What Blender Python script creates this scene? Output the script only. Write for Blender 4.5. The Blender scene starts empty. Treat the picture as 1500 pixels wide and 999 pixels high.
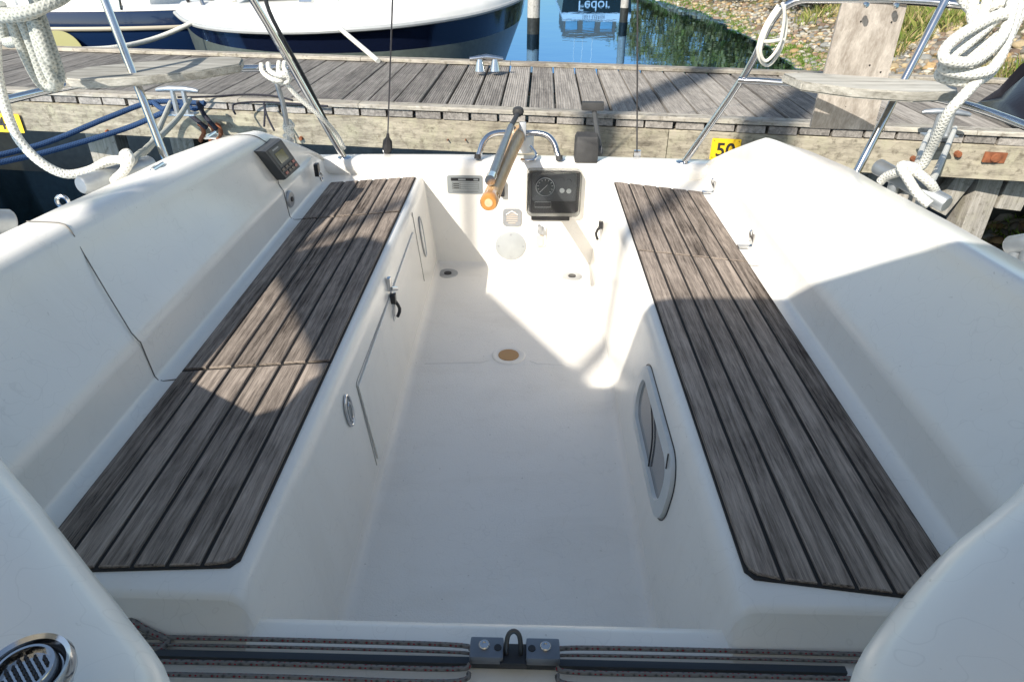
import bpy, bmesh, math, random
import numpy as np
from mathutils import Vector, Matrix, noise
random.seed(4); rng=np.random.default_rng(4)
S=bpy.context.scene; COL=S.collection
rad=math.radians
# ------------------------------------------------------------ camera frame
CAMZ=1.32; F=1000.0
_p,_y,_r=map(rad,(31,1.0,.5))
fw=Vector((-math.sin(_y)*math.cos(_p),math.cos(_y)*math.cos(_p),-math.sin(_p)))
_R=Vector((math.cos(_y),math.sin(_y),0)); _U=_R.cross(fw)
rt=_R*math.cos(_r)+_U*math.sin(_r); up=-_R*math.sin(_r)+_U*math.cos(_r)
CAM=Vector((0,0,CAMZ))
def ray(px,py): return fw+rt*((px-750)/F)+up*((499.5-py)/F)
def aty(px,py,y): d=ray(px,py); return CAM+d*(y/d.y)
def atz(px,py,z): d=ray(px,py); return CAM+d*((z-CAMZ)/d.z)
def atx(px,py,x): d=ray(px,py); return CAM+d*(x/d.x)
cd=bpy.data.cameras.new('camera'); cam=bpy.data.objects.new('camera',cd); COL.objects.link(cam)
cd.lens=24; cd.sensor_width=36; cd.clip_start=.02; cd.clip_end=3000
cam.matrix_world=Matrix((( rt.x,up.x,-fw.x,0),(rt.y,up.y,-fw.y,0),(rt.z,up.z,-fw.z,CAMZ),(0,0,0,1)))
S.camera=cam
SUN=Vector((.70,1.15,-1.0))
# ------------------------------------------------------------ materials
def newmat(n):
    m=bpy.data.materials.new(n); m.use_nodes=True
    nt=m.node_tree; b=nt.nodes['Principled BSDF']; return m,nt,b
def N(nt,t,**k):
    n=nt.nodes.new(t)
    for a,v in k.items():
        if a in n.inputs: n.inputs[a].default_value=v
        else: setattr(n,a,v)
    return n
def ramp(nt,src,stops):
    r=nt.nodes.new('ShaderNodeValToRGB'); e=r.color_ramp.elements
    while len(e)<len(stops): e.new(.5)
    for i,(p,c) in enumerate(stops):
        e[i].position=p; e[i].color=(*c,1) if len(c)==3 else c
    nt.links.new(src,r.inputs[0]); return r
def coords(nt,scale=(1,1,1),rot=(0,0,0),kind='Object'):
    tc=N(nt,'ShaderNodeTexCoord'); mp=N(nt,'ShaderNodeMapping')
    mp.inputs['Scale'].default_value=scale; mp.inputs['Rotation'].default_value=rot
    nt.links.new(tc.outputs[kind],mp.inputs[0]); return mp.outputs[0]
def plain(n,col,rough=.5,metal=0,coat=0,bump=0,bscale=60,var=.0,spec=.5,alpha=None):
    m,nt,b=newmat(n); b.inputs['Roughness'].default_value=rough; b.inputs['Metallic'].default_value=metal
    b.inputs['Coat Weight'].default_value=coat; b.inputs['Specular IOR Level'].default_value=spec
    v=coords(nt); nz=N(nt,'ShaderNodeTexNoise',Scale=bscale*.35,Detail=5.0); nt.links.new(v,nz.inputs['Vector'])
    lo=[c*(1-var) for c in col]; hi=[min(1,c*(1+var)) for c in col]
    r=ramp(nt,nz.outputs[0],[(.3,lo),(.7,hi)]); nt.links.new(r.outputs[0],b.inputs['Base Color'])
    if bump:
        n2=N(nt,'ShaderNodeTexNoise',Scale=bscale,Detail=3.0); nt.links.new(v,n2.inputs['Vector'])
        bp=N(nt,'ShaderNodeBump',Strength=bump,Distance=.002); nt.links.new(n2.outputs[0],bp.inputs['Height']); nt.links.new(bp.outputs[0],b.inputs['Normal'])
    return m
def gel(n,col,specks=0,tex=0,rough=.22):
    m,nt,b=newmat(n); v=coords(nt)
    nz=N(nt,'ShaderNodeTexNoise',Scale=3.5,Detail=6.0,Roughness=.6); nt.links.new(v,nz.inputs['Vector'])
    r=ramp(nt,nz.outputs[0],[(.2,[c*.95 for c in col]),(.8,col)]); out=r.outputs[0]
    n3=N(nt,'ShaderNodeTexNoise',Scale=90.0,Detail=2.0); nt.links.new(v,n3.inputs['Vector'])
    th=.725 if specks else .74
    r3=ramp(nt,n3.outputs[0],[(th,(0,0,0)),(th+.04,(1,1,1))])
    mx=N(nt,'ShaderNodeMix',data_type='RGBA'); mx.inputs['B'].default_value=(.30,.27,.22,1)
    ml=N(nt,'ShaderNodeMath',operation='MULTIPLY'); ml.inputs[1].default_value=.5 if specks else .3
    nt.links.new(r3.outputs[0],ml.inputs[0]); nt.links.new(ml.outputs[0],mx.inputs['Factor']); nt.links.new(out,mx.inputs['A'])
    vs=coords(nt,(1.2,3.0,.8)); ns=N(nt,'ShaderNodeTexNoise',Scale=2.2,Detail=7.0,Roughness=.65,Distortion=.6); nt.links.new(vs,ns.inputs['Vector'])
    rs=ramp(nt,ns.outputs[0],[(.50,(0,0,0)),(.75,(.30 if specks else .22,)*3)])
    m2=N(nt,'ShaderNodeMix',data_type='RGBA'); m2.inputs['B'].default_value=(.62,.57,.49,1); nt.links.new(rs.outputs[0],m2.inputs['Factor']); nt.links.new(mx.outputs['Result'],m2.inputs['A'])
    # hairline scuffs
    vc=coords(nt,(1,1,1),(0,0,.6)); wv=N(nt,'ShaderNodeTexVoronoi',Scale=7.0,feature='DISTANCE_TO_EDGE'); nd=N(nt,'ShaderNodeTexNoise',Scale=4.0,Detail=3.0); nt.links.new(vc,nd.inputs['Vector']); nt.links.new(nd.outputs['Color'],wv.inputs['Vector'])
    rc=ramp(nt,wv.outputs[0],[(.0,(.16,)*3),(.012,(0,0,0))]); m3=N(nt,'ShaderNodeMix',data_type='RGBA'); m3.inputs['B'].default_value=(.45,.42,.37,1); nt.links.new(rc.outputs[0],m3.inputs['Factor']); nt.links.new(m2.outputs['Result'],m3.inputs['A'])
    nt.links.new(m3.outputs['Result'],b.inputs['Base Color'])
    b.inputs['Roughness'].default_value=rough; 
    rr=ramp(nt,nz.outputs[0],[(.15,(rough*1.5,)*3),(.85,(rough*.8,)*3)]); nt.links.new(rr.outputs[0],b.inputs['Roughness'])
    bp=N(nt,'ShaderNodeBump',Strength=.25,Distance=.003); n4=N(nt,'ShaderNodeTexNoise',Scale=6.0,Detail=1.0); nt.links.new(v,n4.inputs['Vector'])
    nt.links.new(n4.outputs[0],bp.inputs['Height']); nrm=bp.outputs[0]
    if tex:
        vo=N(nt,'ShaderNodeTexVoronoi',Scale=260.0); nt.links.new(v,vo.inputs['Vector'])
        b2=N(nt,'ShaderNodeBump',Strength=tex,Distance=.0012); nt.links.new(vo.outputs[0],b2.inputs['Height']); nt.links.new(nrm,b2.inputs['Normal']); nrm=b2.outputs[0]
    nt.links.new(nrm,b.inputs['Normal'])
    return m
def wood(n,dark,light,scale=1.0,axis='Y',rough=.75,green=0,bump=.6,isl=.13,spec=.25):
    m,nt,b=newmat(n)
    sc={'Y':(38,1.6,38),'X':(1.6,38,38),'Z':(38,38,1.6)}[axis]; sc=[s*scale for s in sc]
    tc=N(nt,'ShaderNodeTexCoord'); geo=N(nt,'ShaderNodeNewGeometry')
    ad=N(nt,'ShaderNodeVectorMath',operation='MULTIPLY_ADD'); 
    cv=N(nt,'ShaderNodeCombineXYZ'); 
    for i in range(3): nt.links.new(geo.outputs['Random Per Island'],cv.inputs[i])
    ad.inputs[1].default_value=(7.3,5.1,3.7)
    nt.links.new(cv.outputs[0],ad.inputs[0]); nt.links.new(tc.outputs['Object'],ad.inputs[2])
    mp=N(nt,'ShaderNodeMapping'); mp.inputs['Scale'].default_value=sc; nt.links.new(ad.outputs[0],mp.inputs[0])
    ns=N(nt,'ShaderNodeTexNoise',Scale=1.0,Detail=8.0,Roughness=.68,Distortion=.5); nt.links.new(mp.outputs[0],ns.inputs['Vector'])
    nf=N(nt,'ShaderNodeTexNoise',Scale=6.0,Detail=4.0,Roughness=.7); nt.links.new(mp.outputs[0],nf.inputs['Vector'])
    nl=N(nt,'ShaderNodeTexNoise',Scale=5.0,Detail=4.0,Distortion=1.5); nt.links.new(ad.outputs[0],nl.inputs['Vector'])
    a=N(nt,'ShaderNodeMath',operation='MULTIPLY_ADD'); a.inputs[1].default_value=.58; nt.links.new(ns.outputs[0],a.inputs[0])
    a2=N(nt,'ShaderNodeMath',operation='MULTIPLY_ADD'); a2.inputs[1].default_value=.17; nt.links.new(nl.outputs[0],a2.inputs[0])
    a3=N(nt,'ShaderNodeMath',operation='MULTIPLY'); a3.inputs[1].default_value=.28; nt.links.new(nf.outputs[0],a3.inputs[0])
    nt.links.new(a3.outputs[0],a2.inputs[2]); nt.links.new(a2.outputs[0],a.inputs[2])
    a4=N(nt,'ShaderNodeMath',operation='MULTIPLY_ADD'); a4.inputs[1].default_value=isl; nt.links.new(geo.outputs['Random Per Island'],a4.inputs[0]); nt.links.new(a.outputs[0],a4.inputs[2])
    mid=[(x+y)/2*.95 for x,y in zip(dark,light)]
    r=ramp(nt,a4.outputs[0],[(.42,dark),(.56,mid),(.70,light)]); out=r.outputs[0]
    if green:
        g=N(nt,'ShaderNodeTexNoise',Scale=9.0,Detail=7.0,Roughness=.75); nt.links.new(tc.outputs['Object'],g.inputs['Vector'])
        gr=ramp(nt,g.outputs[0],[(.48,(0,0,0)),(.66,(green,)*3)])
        mx=N(nt,'ShaderNodeMix',data_type='RGBA'); mx.inputs['B'].default_value=(.36,.345,.235,1)
        nt.links.new(gr.outputs[0],mx.inputs['Factor']); nt.links.new(out,mx.inputs['A']); out=mx.outputs['Result']
        g2=N(nt,'ShaderNodeTexNoise',Scale=26.0,Detail=6.0,Roughness=.7); nt.links.new(tc.outputs['Object'],g2.inputs['Vector'])
        gr2=ramp(nt,g2.outputs[0],[(.53,(0,0,0)),(.68,(.75,)*3)])
        m2=N(nt,'ShaderNodeMix',data_type='RGBA'); m2.inputs['B'].default_value=(.10,.085,.06,1)
        nt.links.new(gr2.outputs[0],m2.inputs['Factor']); nt.links.new(out,m2.inputs['A']); out=m2.outputs['Result']
    nt.links.new(out,b.inputs['Base Color']); b.inputs['Roughness'].default_value=rough; b.inputs['Specular IOR Level'].default_value=spec
    bp=N(nt,'ShaderNodeBump',Strength=bump,Distance=.002); nt.links.new(a.outputs[0],bp.inputs['Height']); nt.links.new(bp.outputs[0],b.inputs['Normal'])
    return m
def ropemat(n,c1,c2,fleck=None,nu=5.0,tw=75.0):
    m,nt,b=newmat(n); tc=N(nt,'ShaderNodeTexCoord'); sx=N(nt,'ShaderNodeSeparateXYZ'); nt.links.new(tc.outputs['UV'],sx.inputs[0])
    def band(sign):
        u=N(nt,'ShaderNodeMath',operation='MULTIPLY'); u.inputs[1].default_value=nu*sign*2*math.pi; nt.links.new(sx.outputs[0],u.inputs[0])
        w=N(nt,'ShaderNodeMath',operation='MULTIPLY_ADD'); w.inputs[1].default_value=tw*2*math.pi; nt.links.new(sx.outputs[1],w.inputs[0]); nt.links.new(u.outputs[0],w.inputs[2])
        s=N(nt,'ShaderNodeMath',operation='SINE'); nt.links.new(w.outputs[0],s.inputs[0]); return s
    s1=band(1); s2=band(-1); mxx=N(nt,'ShaderNodeMath',operation='MAXIMUM'); nt.links.new(s1.outputs[0],mxx.inputs[0]); nt.links.new(s2.outputs[0],mxx.inputs[1])
    h=N(nt,'ShaderNodeMapRange'); h.inputs[1].default_value=-1; nt.links.new(mxx.outputs[0],h.inputs[0])
    nz=N(nt,'ShaderNodeTexNoise',Scale=25.0,Detail=5.0); nt.links.new(tc.outputs['Object'],nz.inputs['Vector'])
    mu=N(nt,'ShaderNodeMath',operation='MULTIPLY'); nt.links.new(h.outputs[0],mu.inputs[0]); 
    sc=N(nt,'ShaderNodeMath',operation='MULTIPLY_ADD'); sc.inputs[1].default_value=2.4; sc.inputs[2].default_value=-.25; nt.links.new(nz.outputs[0],sc.inputs[0]); nt.links.new(sc.outputs[0],mu.inputs[1])
    r=ramp(nt,mu.outputs[0],[(.05,c1),(.55,c2)]); out=r.outputs[0]
    if fleck:
        p=N(nt,'ShaderNodeMath',operation='MULTIPLY'); nt.links.new(s1.outputs[0],p.inputs[0]); nt.links.new(s2.outputs[0],p.inputs[1])
        f=ramp(nt,p.outputs[0],[(.55,(0,0,0)),(.7,(1,1,1))]); mx=N(nt,'ShaderNodeMix',data_type='RGBA'); mx.inputs['B'].default_value=(*fleck,1)
        # only one braid crossing in two carries the fleck
        w=N(nt,'ShaderNodeMath',operation='MULTIPLY_ADD'); w.inputs[1].default_value=tw*math.pi; nt.links.new(sx.outputs[1],w.inputs[0])
        u=N(nt,'ShaderNodeMath',operation='MULTIPLY'); u.inputs[1].default_value=2*math.pi; nt.links.new(sx.outputs[0],u.inputs[0]); nt.links.new(u.outputs[0],w.inputs[2])
        sn=N(nt,'ShaderNodeMath',operation='SINE'); nt.links.new(w.outputs[0],sn.inputs[0]); gt=N(nt,'ShaderNodeMath',operation='GREATER_THAN'); gt.inputs[1].default_value=.2; nt.links.new(sn.outputs[0],gt.inputs[0])
        q=N(nt,'ShaderNodeMath',operation='MULTIPLY'); nt.links.new(f.outputs[0],q.inputs[0]); nt.links.new(gt.outputs[0],q.inputs[1])
        nt.links.new(q.outputs[0],mx.inputs['Factor']); nt.links.new(out,mx.inputs['A']); out=mx.outputs['Result']
    nt.links.new(out,b.inputs['Base Color']); b.inputs['Roughness'].default_value=.9; b.inputs['Specular IOR Level'].default_value=.1
    bp=N(nt,'ShaderNodeBump',Strength=.55,Distance=.003); nt.links.new(mu.outputs[0],bp.inputs['Height']); nt.links.new(bp.outputs[0],b.inputs['Normal'])
    return m
GEL=gel('gelcoat',(.83,.80,.735),rough=.2); FLOOR=gel('nonslip',(.82,.785,.72),1,.5,rough=.4)
DECKW=gel('deck_white',(.80,.79,.74),rough=.3)
TEAK=wood('weathered_teak',(.040,.031,.026),(.42,.35,.29),bump=1.4,scale=2.8,isl=.10,spec=.08)
SEATW=wood('pale_plank',(.16,.15,.125),(.52,.50,.44),axis='X',bump=.8,scale=.8)
BOARDW=wood('bracket_board',(.25,.21,.17),(.60,.54,.47),axis='Z',bump=.4,scale=.7)
DOCKW=wood('dock_board',(.085,.077,.07),(.38,.35,.31),axis='Y',rough=.9,isl=.12,scale=1.4)
BEAMW=wood('dock_beam',(.085,.073,.055),(.38,.34,.26),axis='X',rough=.9,green=.55,bump=1)
KERBW=wood('dock_kerb',(.15,.13,.11),(.44,.41,.35),axis='X',rough=.9,green=.3)
PILEW=wood('piling',(.16,.145,.12),(.42,.39,.34),axis='Z',rough=.9,green=.3)
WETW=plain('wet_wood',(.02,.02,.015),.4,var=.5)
TILLER=wood('varnish_ash',(.26,.13,.045),(.55,.34,.15),axis='Y',rough=.35,bump=.1)
TIPW=plain('varnish_tip',(.50,.23,.06),.2,coat=.6,var=.25,bscale=90)
TIPC=plain('pale_end_grain',(.75,.50,.30),.3,coat=.4,var=.2)
STEEL=plain('stainless',(.62,.62,.62),.14,1,var=.08,bump=.05)
GALV=plain('galvanised',(.36,.38,.39),.45,.7,var=.15,bump=.2)
GREYM=plain('grey_alloy',(.42,.43,.44),.4,.6,var=.1)
ALU=plain('dull_alloy',(.20,.21,.225),.35,.8,var=.12,bump=.2)
BLACK=plain('black_plastic',(.018,.018,.02),.4,var=.2); RUBBER=plain('rubber',(.035,.035,.035),.65,var=.3,bump=.3)
CAULK=plain('dark_caulk',(.02,.018,.016),.8); SEAM2=plain('soft_seam',(.42,.40,.36),.6); SEAM=plain('dark_seam',(.16,.15,.13),.7)  # SEAM is the dark line of the lid joints
GREYP=plain('grey_plastic',(.06,.065,.07),.6); LGREY=plain('light_grey_plastic',(.34,.355,.355),.4,var=.05); VENTG=plain('frame_grey',(.56,.58,.57),.35,var=.05)
HOODC,_nt,_b=newmat('cream_canvas'); _b.inputs['Base Color'].default_value=(.62,.58,.50,1); _b.inputs['Roughness'].default_value=.9
_tr=N(_nt,'ShaderNodeBsdfTranslucent'); _tr.inputs[0].default_value=(.75,.66,.52,1); _mx=N(_nt,'ShaderNodeMixShader'); _mx.inputs[0].default_value=.2
_nt.links.new(_b.outputs[0],_mx.inputs[1]); _nt.links.new(_tr.outputs[0],_mx.inputs[2]); _nt.links.new(_mx.outputs[0],_nt.nodes['Material Output'].inputs[0])
PLATE=plain('label_plate',(.30,.32,.32),.35,.3,var=.08); LCD=plain('lcd',(.10,.11,.045),.15); RED=plain('red_button',(.30,.05,.04),.4)
GAUGE=plain('gauge_face',(.03,.04,.045),.25); GLINE=plain('gauge_print',(.5,.53,.53),.5); WHITEP=plain('white_paint',(.75,.75,.73),.35,var=.04)
YEL=plain('yellow_sign',(.78,.50,.015),.45,var=.08); INK=plain('black_ink',(.02,.018,.015),.6)
RUST=plain('rust',(.22,.075,.03),.9,bump=.8,var=.5); BROWN=plain('tan_drain',(.42,.24,.10),.6)
ROPEW=ropemat('white_rope',(.40,.39,.35),(.66,.65,.59)); ROPED=ropemat('weathered_rope',(.24,.25,.225),(.42,.42,.37))
ROPEB=ropemat('blue_rope',(.008,.016,.04),(.035,.07,.15)); ROPER=ropemat('flecked_line',(.08,.08,.075),(.20,.19,.18),(.25,.03,.04),2.0,60.0)
ROPEK=ropemat('black_cord',(.01,.01,.012),(.04,.04,.05))
CANVAS=plain('blue_canvas',(.025,.04,.11),.9,bump=.4,bscale=300)
NAVY=plain('navy_topside',(.005,.008,.022),.12,coat=.5); BLUEH=plain('blue_topside',(.007,.02,.06),.12,coat=.5); GREENH=plain('lower_hull',(.09,.11,.10),.3,var=.15)
CREAM=plain('cream_stripe',(.45,.40,.31),.5); OLIVE=plain('olive_disc',(.30,.29,.12),.5); DGLASS=plain('tinted_window',(.03,.05,.06),.06,coat=.3)
SMOKE=plain('smoked_lens',(.13,.135,.14),.12,coat=.5,var=.35,bscale=20); TARBROWN=plain('brown_cabin',(.16,.13,.10),.5); DARKHULL=plain('black_topside',(.015,.025,.025),.25)
BARK=plain('stake',(.25,.2,.1),.8)
def glass():
    m,nt,b=newmat('clear_cover'); b.inputs['Transmission Weight'].default_value=1; b.inputs['Roughness'].default_value=.03; b.inputs['IOR'].default_value=1.2
    b.inputs['Base Color'].default_value=(.95,.96,.96,1); return m
CLEAR=glass()
# ------------------------------------------------------------ mesh helpers
class MB:
    def __init__(s): s.v=[];s.f=[];s.uv={}
    def add(s,v,f,uv=None):
        o=len(s.v); s.v+= [tuple(p) for p in v]
        for i,q in enumerate(f):
            if uv: s.uv[len(s.f)]=uv[i]
            s.f.append([o+k for k in q])
        return s
    def box(s,c,d,M=None,bev=0):
        x,y,z=[k/2 for k in d]; P=[Vector((i*x,j*y,k*z)) for k in(-1,1) for j in(-1,1) for i in(-1,1)]
        f=[(0,2,3,1),(4,5,7,6),(0,1,5,4),(2,6,7,3),(0,4,6,2),(1,3,7,5)]
        if bev:
            bm=bmesh.new(); vs=[bm.verts.new(p) for p in P]; [bm.faces.new([vs[i] for i in q]) for q in f]
            bmesh.ops.bevel(bm,geom=bm.edges[:],offset=bev,segments=2,profile=.7,affect='EDGES')
            bm.verts.index_update(); P=[v.co.copy() for v in bm.verts]; f=[[v.index for v in q.verts] for q in bm.faces]; bm.free()
        if M: P=[M@p for p in P]
        c=Vector(c); return s.add([p+c for p in P],f)
    def tube(s,path,r,n=10,closed=False,cap=True,smooth=0):
        P=[Vector(p) for p in path]; R=r if isinstance(r,(list,tuple)) else [r]*len(P)
        if smooth: P,R=spline(P,R,smooth,closed)
        m=len(P); T=[]
        for i in range(m):
            a=P[i-1] if (i or closed) else P[i]; b=P[(i+1)%m] if (i<m-1 or closed) else P[i]
            T.append((b-a).normalized())
        nrm=T[0].orthogonal().normalized(); V=[];Fs=[];UV=[];L=0;Ls=[0]
        for i in range(m):
            if i: L+=(P[i]-P[i-1]).length; Ls.append(L)
            nrm=(nrm-T[i]*nrm.dot(T[i])).normalized(); b=T[i].cross(nrm)
            for k in range(n):
                a=2*math.pi*k/n; V.append(P[i]+(nrm*math.cos(a)+b*math.sin(a))*R[i])
        for i in range(m if closed else m-1):
            j=(i+1)%m
            for k in range(n):
                l=(k+1)%n; Fs.append((i*n+k,i*n+l,j*n+l,j*n+k)); v1=Ls[i]; v2=Ls[j] if j else L+.02
                UV.append([(k/n,v1),((k+1)/n,v1),((k+1)/n,v2),(k/n,v2)])
        if cap and not closed:
            Fs.append(tuple(range(n))[::-1]); UV.append([(0,0)]*n); Fs.append(tuple((m-1)*n+k for k in range(n))); UV.append([(0,L)]*n)
        return s.add(V,Fs,UV)
    def lathe(s,prof,M=Matrix(),n=28):
        V=[];Fs=[]
        for r,z in prof:
            for k in range(n): a=2*math.pi*k/n; V.append(M@Vector((r*math.cos(a),r*math.sin(a),z)))
        for i in range(len(prof)-1):
            for k in range(n): l=(k+1)%n; Fs.append((i*n+k,i*n+l,(i+1)*n+l,(i+1)*n+k))
        Fs.append(tuple(range(n))[::-1]); Fs.append(tuple((len(prof)-1)*n+k for k in range(n)))
        return s.add(V,Fs)
    def poly(s,pts,ext):   # planar polygon extruded by vector
        n=len(pts); P=[Vector(p) for p in pts]; e=Vector(ext)
        f=[tuple(range(n)),tuple(range(2*n-1,n-1,-1))]+[(i,i+n,(i+1)%n+n,(i+1)%n) for i in range(n)]
        return s.add(P+[p+e for p in P],f)
    def grid(s,rows,wrap=False):
        m=len(rows);n=len(rows[0]); V=[p for r in rows for p in r]
        return s.add(V,[(i*n+j,i*n+(j+1)%n,(i+1)*n+(j+1)%n,(i+1)*n+j) for i in range(m-1) for j in range(n if wrap else n-1)])
    def build(s,name,mat,parent=None,sharp=35,mods=None,origin=None):
        me=bpy.data.meshes.new(name); V=s.v
        if origin is not None: V=[(p[0]-origin[0],p[1]-origin[1],p[2]-origin[2]) for p in V]
        me.from_pydata(V,[],s.f)
        if s.uv:
            ul=me.uv_layers.new(name='UVMap'); 
            for p in me.polygons:
                u=s.uv.get(p.index)
                if u:
                    for k,li in enumerate(p.loop_indices): ul.data[li].uv=u[k]
        bm=bmesh.new(); bm.from_mesh(me); bmesh.ops.recalc_face_normals(bm,faces=bm.faces[:]); bm.to_mesh(me); bm.free()
        me.polygons.foreach_set('use_smooth',[True]*len(me.polygons)); me.set_sharp_from_angle(angle=rad(sharp))
        me.materials.append(mat); o=bpy.data.objects.new(name,me); COL.objects.link(o)
        if origin is not None: o.location=origin
        if parent is not None:
            o.parent=parent; 
            b=Vector((0,0,0)); q=parent
            while q: b+=Vector(q.location); q=q.parent
            o.location=Vector(o.location)-b
        return o
def spline(P,R,k,closed):
    m=len(P);Q=[];S_=[]
    for i in range(m if closed else m-1):
        g=(lambda j:P[j%m]) if closed else (lambda j:P[max(0,min(m-1,j))])
        a,b,c,d=g(i-1),g(i),g(i+1),g(i+2)
        for t in range(k):
            t/=k; Q.append(.5*((2*b)+(c-a)*t+(2*a-5*b+4*c-d)*t*t+(3*b-a-3*c+d)*t**3)); S_.append(R[i]*(1-t)+R[(i+1)%m]*t)
    if not closed: Q.append(P[-1]);S_.append(R[-1])
    return Q,S_
def tag(o,label=None,cat=None,group=None,kind=None):
    if label:o['label']=label
    if cat:o['category']=cat
    if group:o['group']=group
    if kind:o['kind']=kind
    return o
def empty(name,loc,label,cat,group=None):
    e=bpy.data.objects.new(name,None); COL.objects.link(e); e.location=loc; e.empty_display_size=.2; return tag(e,label,cat,group)
def text(body,size,name,mat,M,parent,ext=.0008,align='CENTER',bold=0):
    c=bpy.data.curves.new(name,'FONT'); c.body=body; c.size=size; c.align_x=align; c.align_y='CENTER'; c.extrude=ext; c.offset=bold
    o=bpy.data.objects.new(name+'_tmp',c); COL.objects.link(o); dg=bpy.context.evaluated_depsgraph_get(); me=bpy.data.meshes.new_from_object(o.evaluated_get(dg))
    bpy.data.objects.remove(o); me.name=name; me.materials.clear(); me.materials.append(mat)
    q=bpy.data.objects.new(name,me); COL.objects.link(q); b=Vector((0,0,0)); p=parent
    while p: b+=Vector(p.location); p=p.parent
    me.transform(M); q.parent=parent; q.location=-b; return q
def frame(o,x,y):   # matrix with local x,y axes
    x=Vector(x).normalized(); y=Vector(y); y=(y-x*y.dot(x)).normalized(); z=x.cross(y)
    return Matrix(((x.x,y.x,z.x,o[0]),(x.y,y.y,z.y,o[1]),(x.z,y.z,z.z,o[2]),(0,0,0,1)))
def interp(t,T):
    if t<=T[0][0]: return T[0][1]
    for (a,u),(b,w) in zip(T,T[1:]):
        if t<=b: k=(t-a)/(b-a); return u+(w-u)*k
    return T[-1][1]
def lerp(a,b,t): return a+(b-a)*t

# ============================================================ OWN YACHT
CX=-.045
Y0=empty('sailing_yacht',(CX,1.0,-.6),'white sailing yacht whose open cockpit with grey teak slat benches fills the view','sailing yacht')
def sx(side,xp): return CX+side*xp
YF=.705; YA=2.86                                   # front of benches, aft wall
# footwell floor
m=MB(); rows=[]
prof=[(-.35,.03),(-.345,.015),(-.335,.005),(-.315,0),(0,0),(.315,0),(.335,.005),(.345,.015),(.35,.03)]
ys=[.74,.745,.755,.775,1.2,1.6,2.0,2.4,2.83,2.85,2.862]; zs=[.03,.015,.005,0,0,0,0,0,0,.006,.02]
for y,zz in zip(ys,zs): rows.append([(CX+x,y,max(z,zz)) for x,z in prof])
m.grid(rows); m.build('cockpit_floor',FLOOR,Y0)
# shallow ridge across the floor
m=MB(); m.tube([(CX-.3,2.03,-.004),(CX-.1,2.045,-.0035),(CX-.075,2.06,-.004)],.0055,8); m.build('floor_ridge',FLOOR,Y0); m=MB(); m.tube([(CX+.075,2.06,-.004),(CX+.1,2.045,-.0035),(CX+.3,2.03,-.004)],.0055,8); m.build('floor_ridge',FLOOR,Y0)
T_=[(.3,.99),(.7,.965),(1.1,.945),(1.35,.932),(1.6,.918),(1.8,.905),(2.0,.878),(2.27,.84),(2.5,.83),(2.9,.808)]
O_=[(.3,1.22),(.9,1.16),(1.15,1.08),(1.28,1.035),(1.55,1.03),(1.95,.998),(2.15,.945),(2.3,.89),(2.5,.872),(2.9,.855)]
ZT=[(.3,.775),(.7,.782),(1.1,.784),(1.4,.775),(1.7,.758),(2.12,.75),(2.22,.748),(2.32,.735),(2.45,.685),(2.6,.62),(2.8,.525),(2.9,.47),(2.95,.42)]
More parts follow.
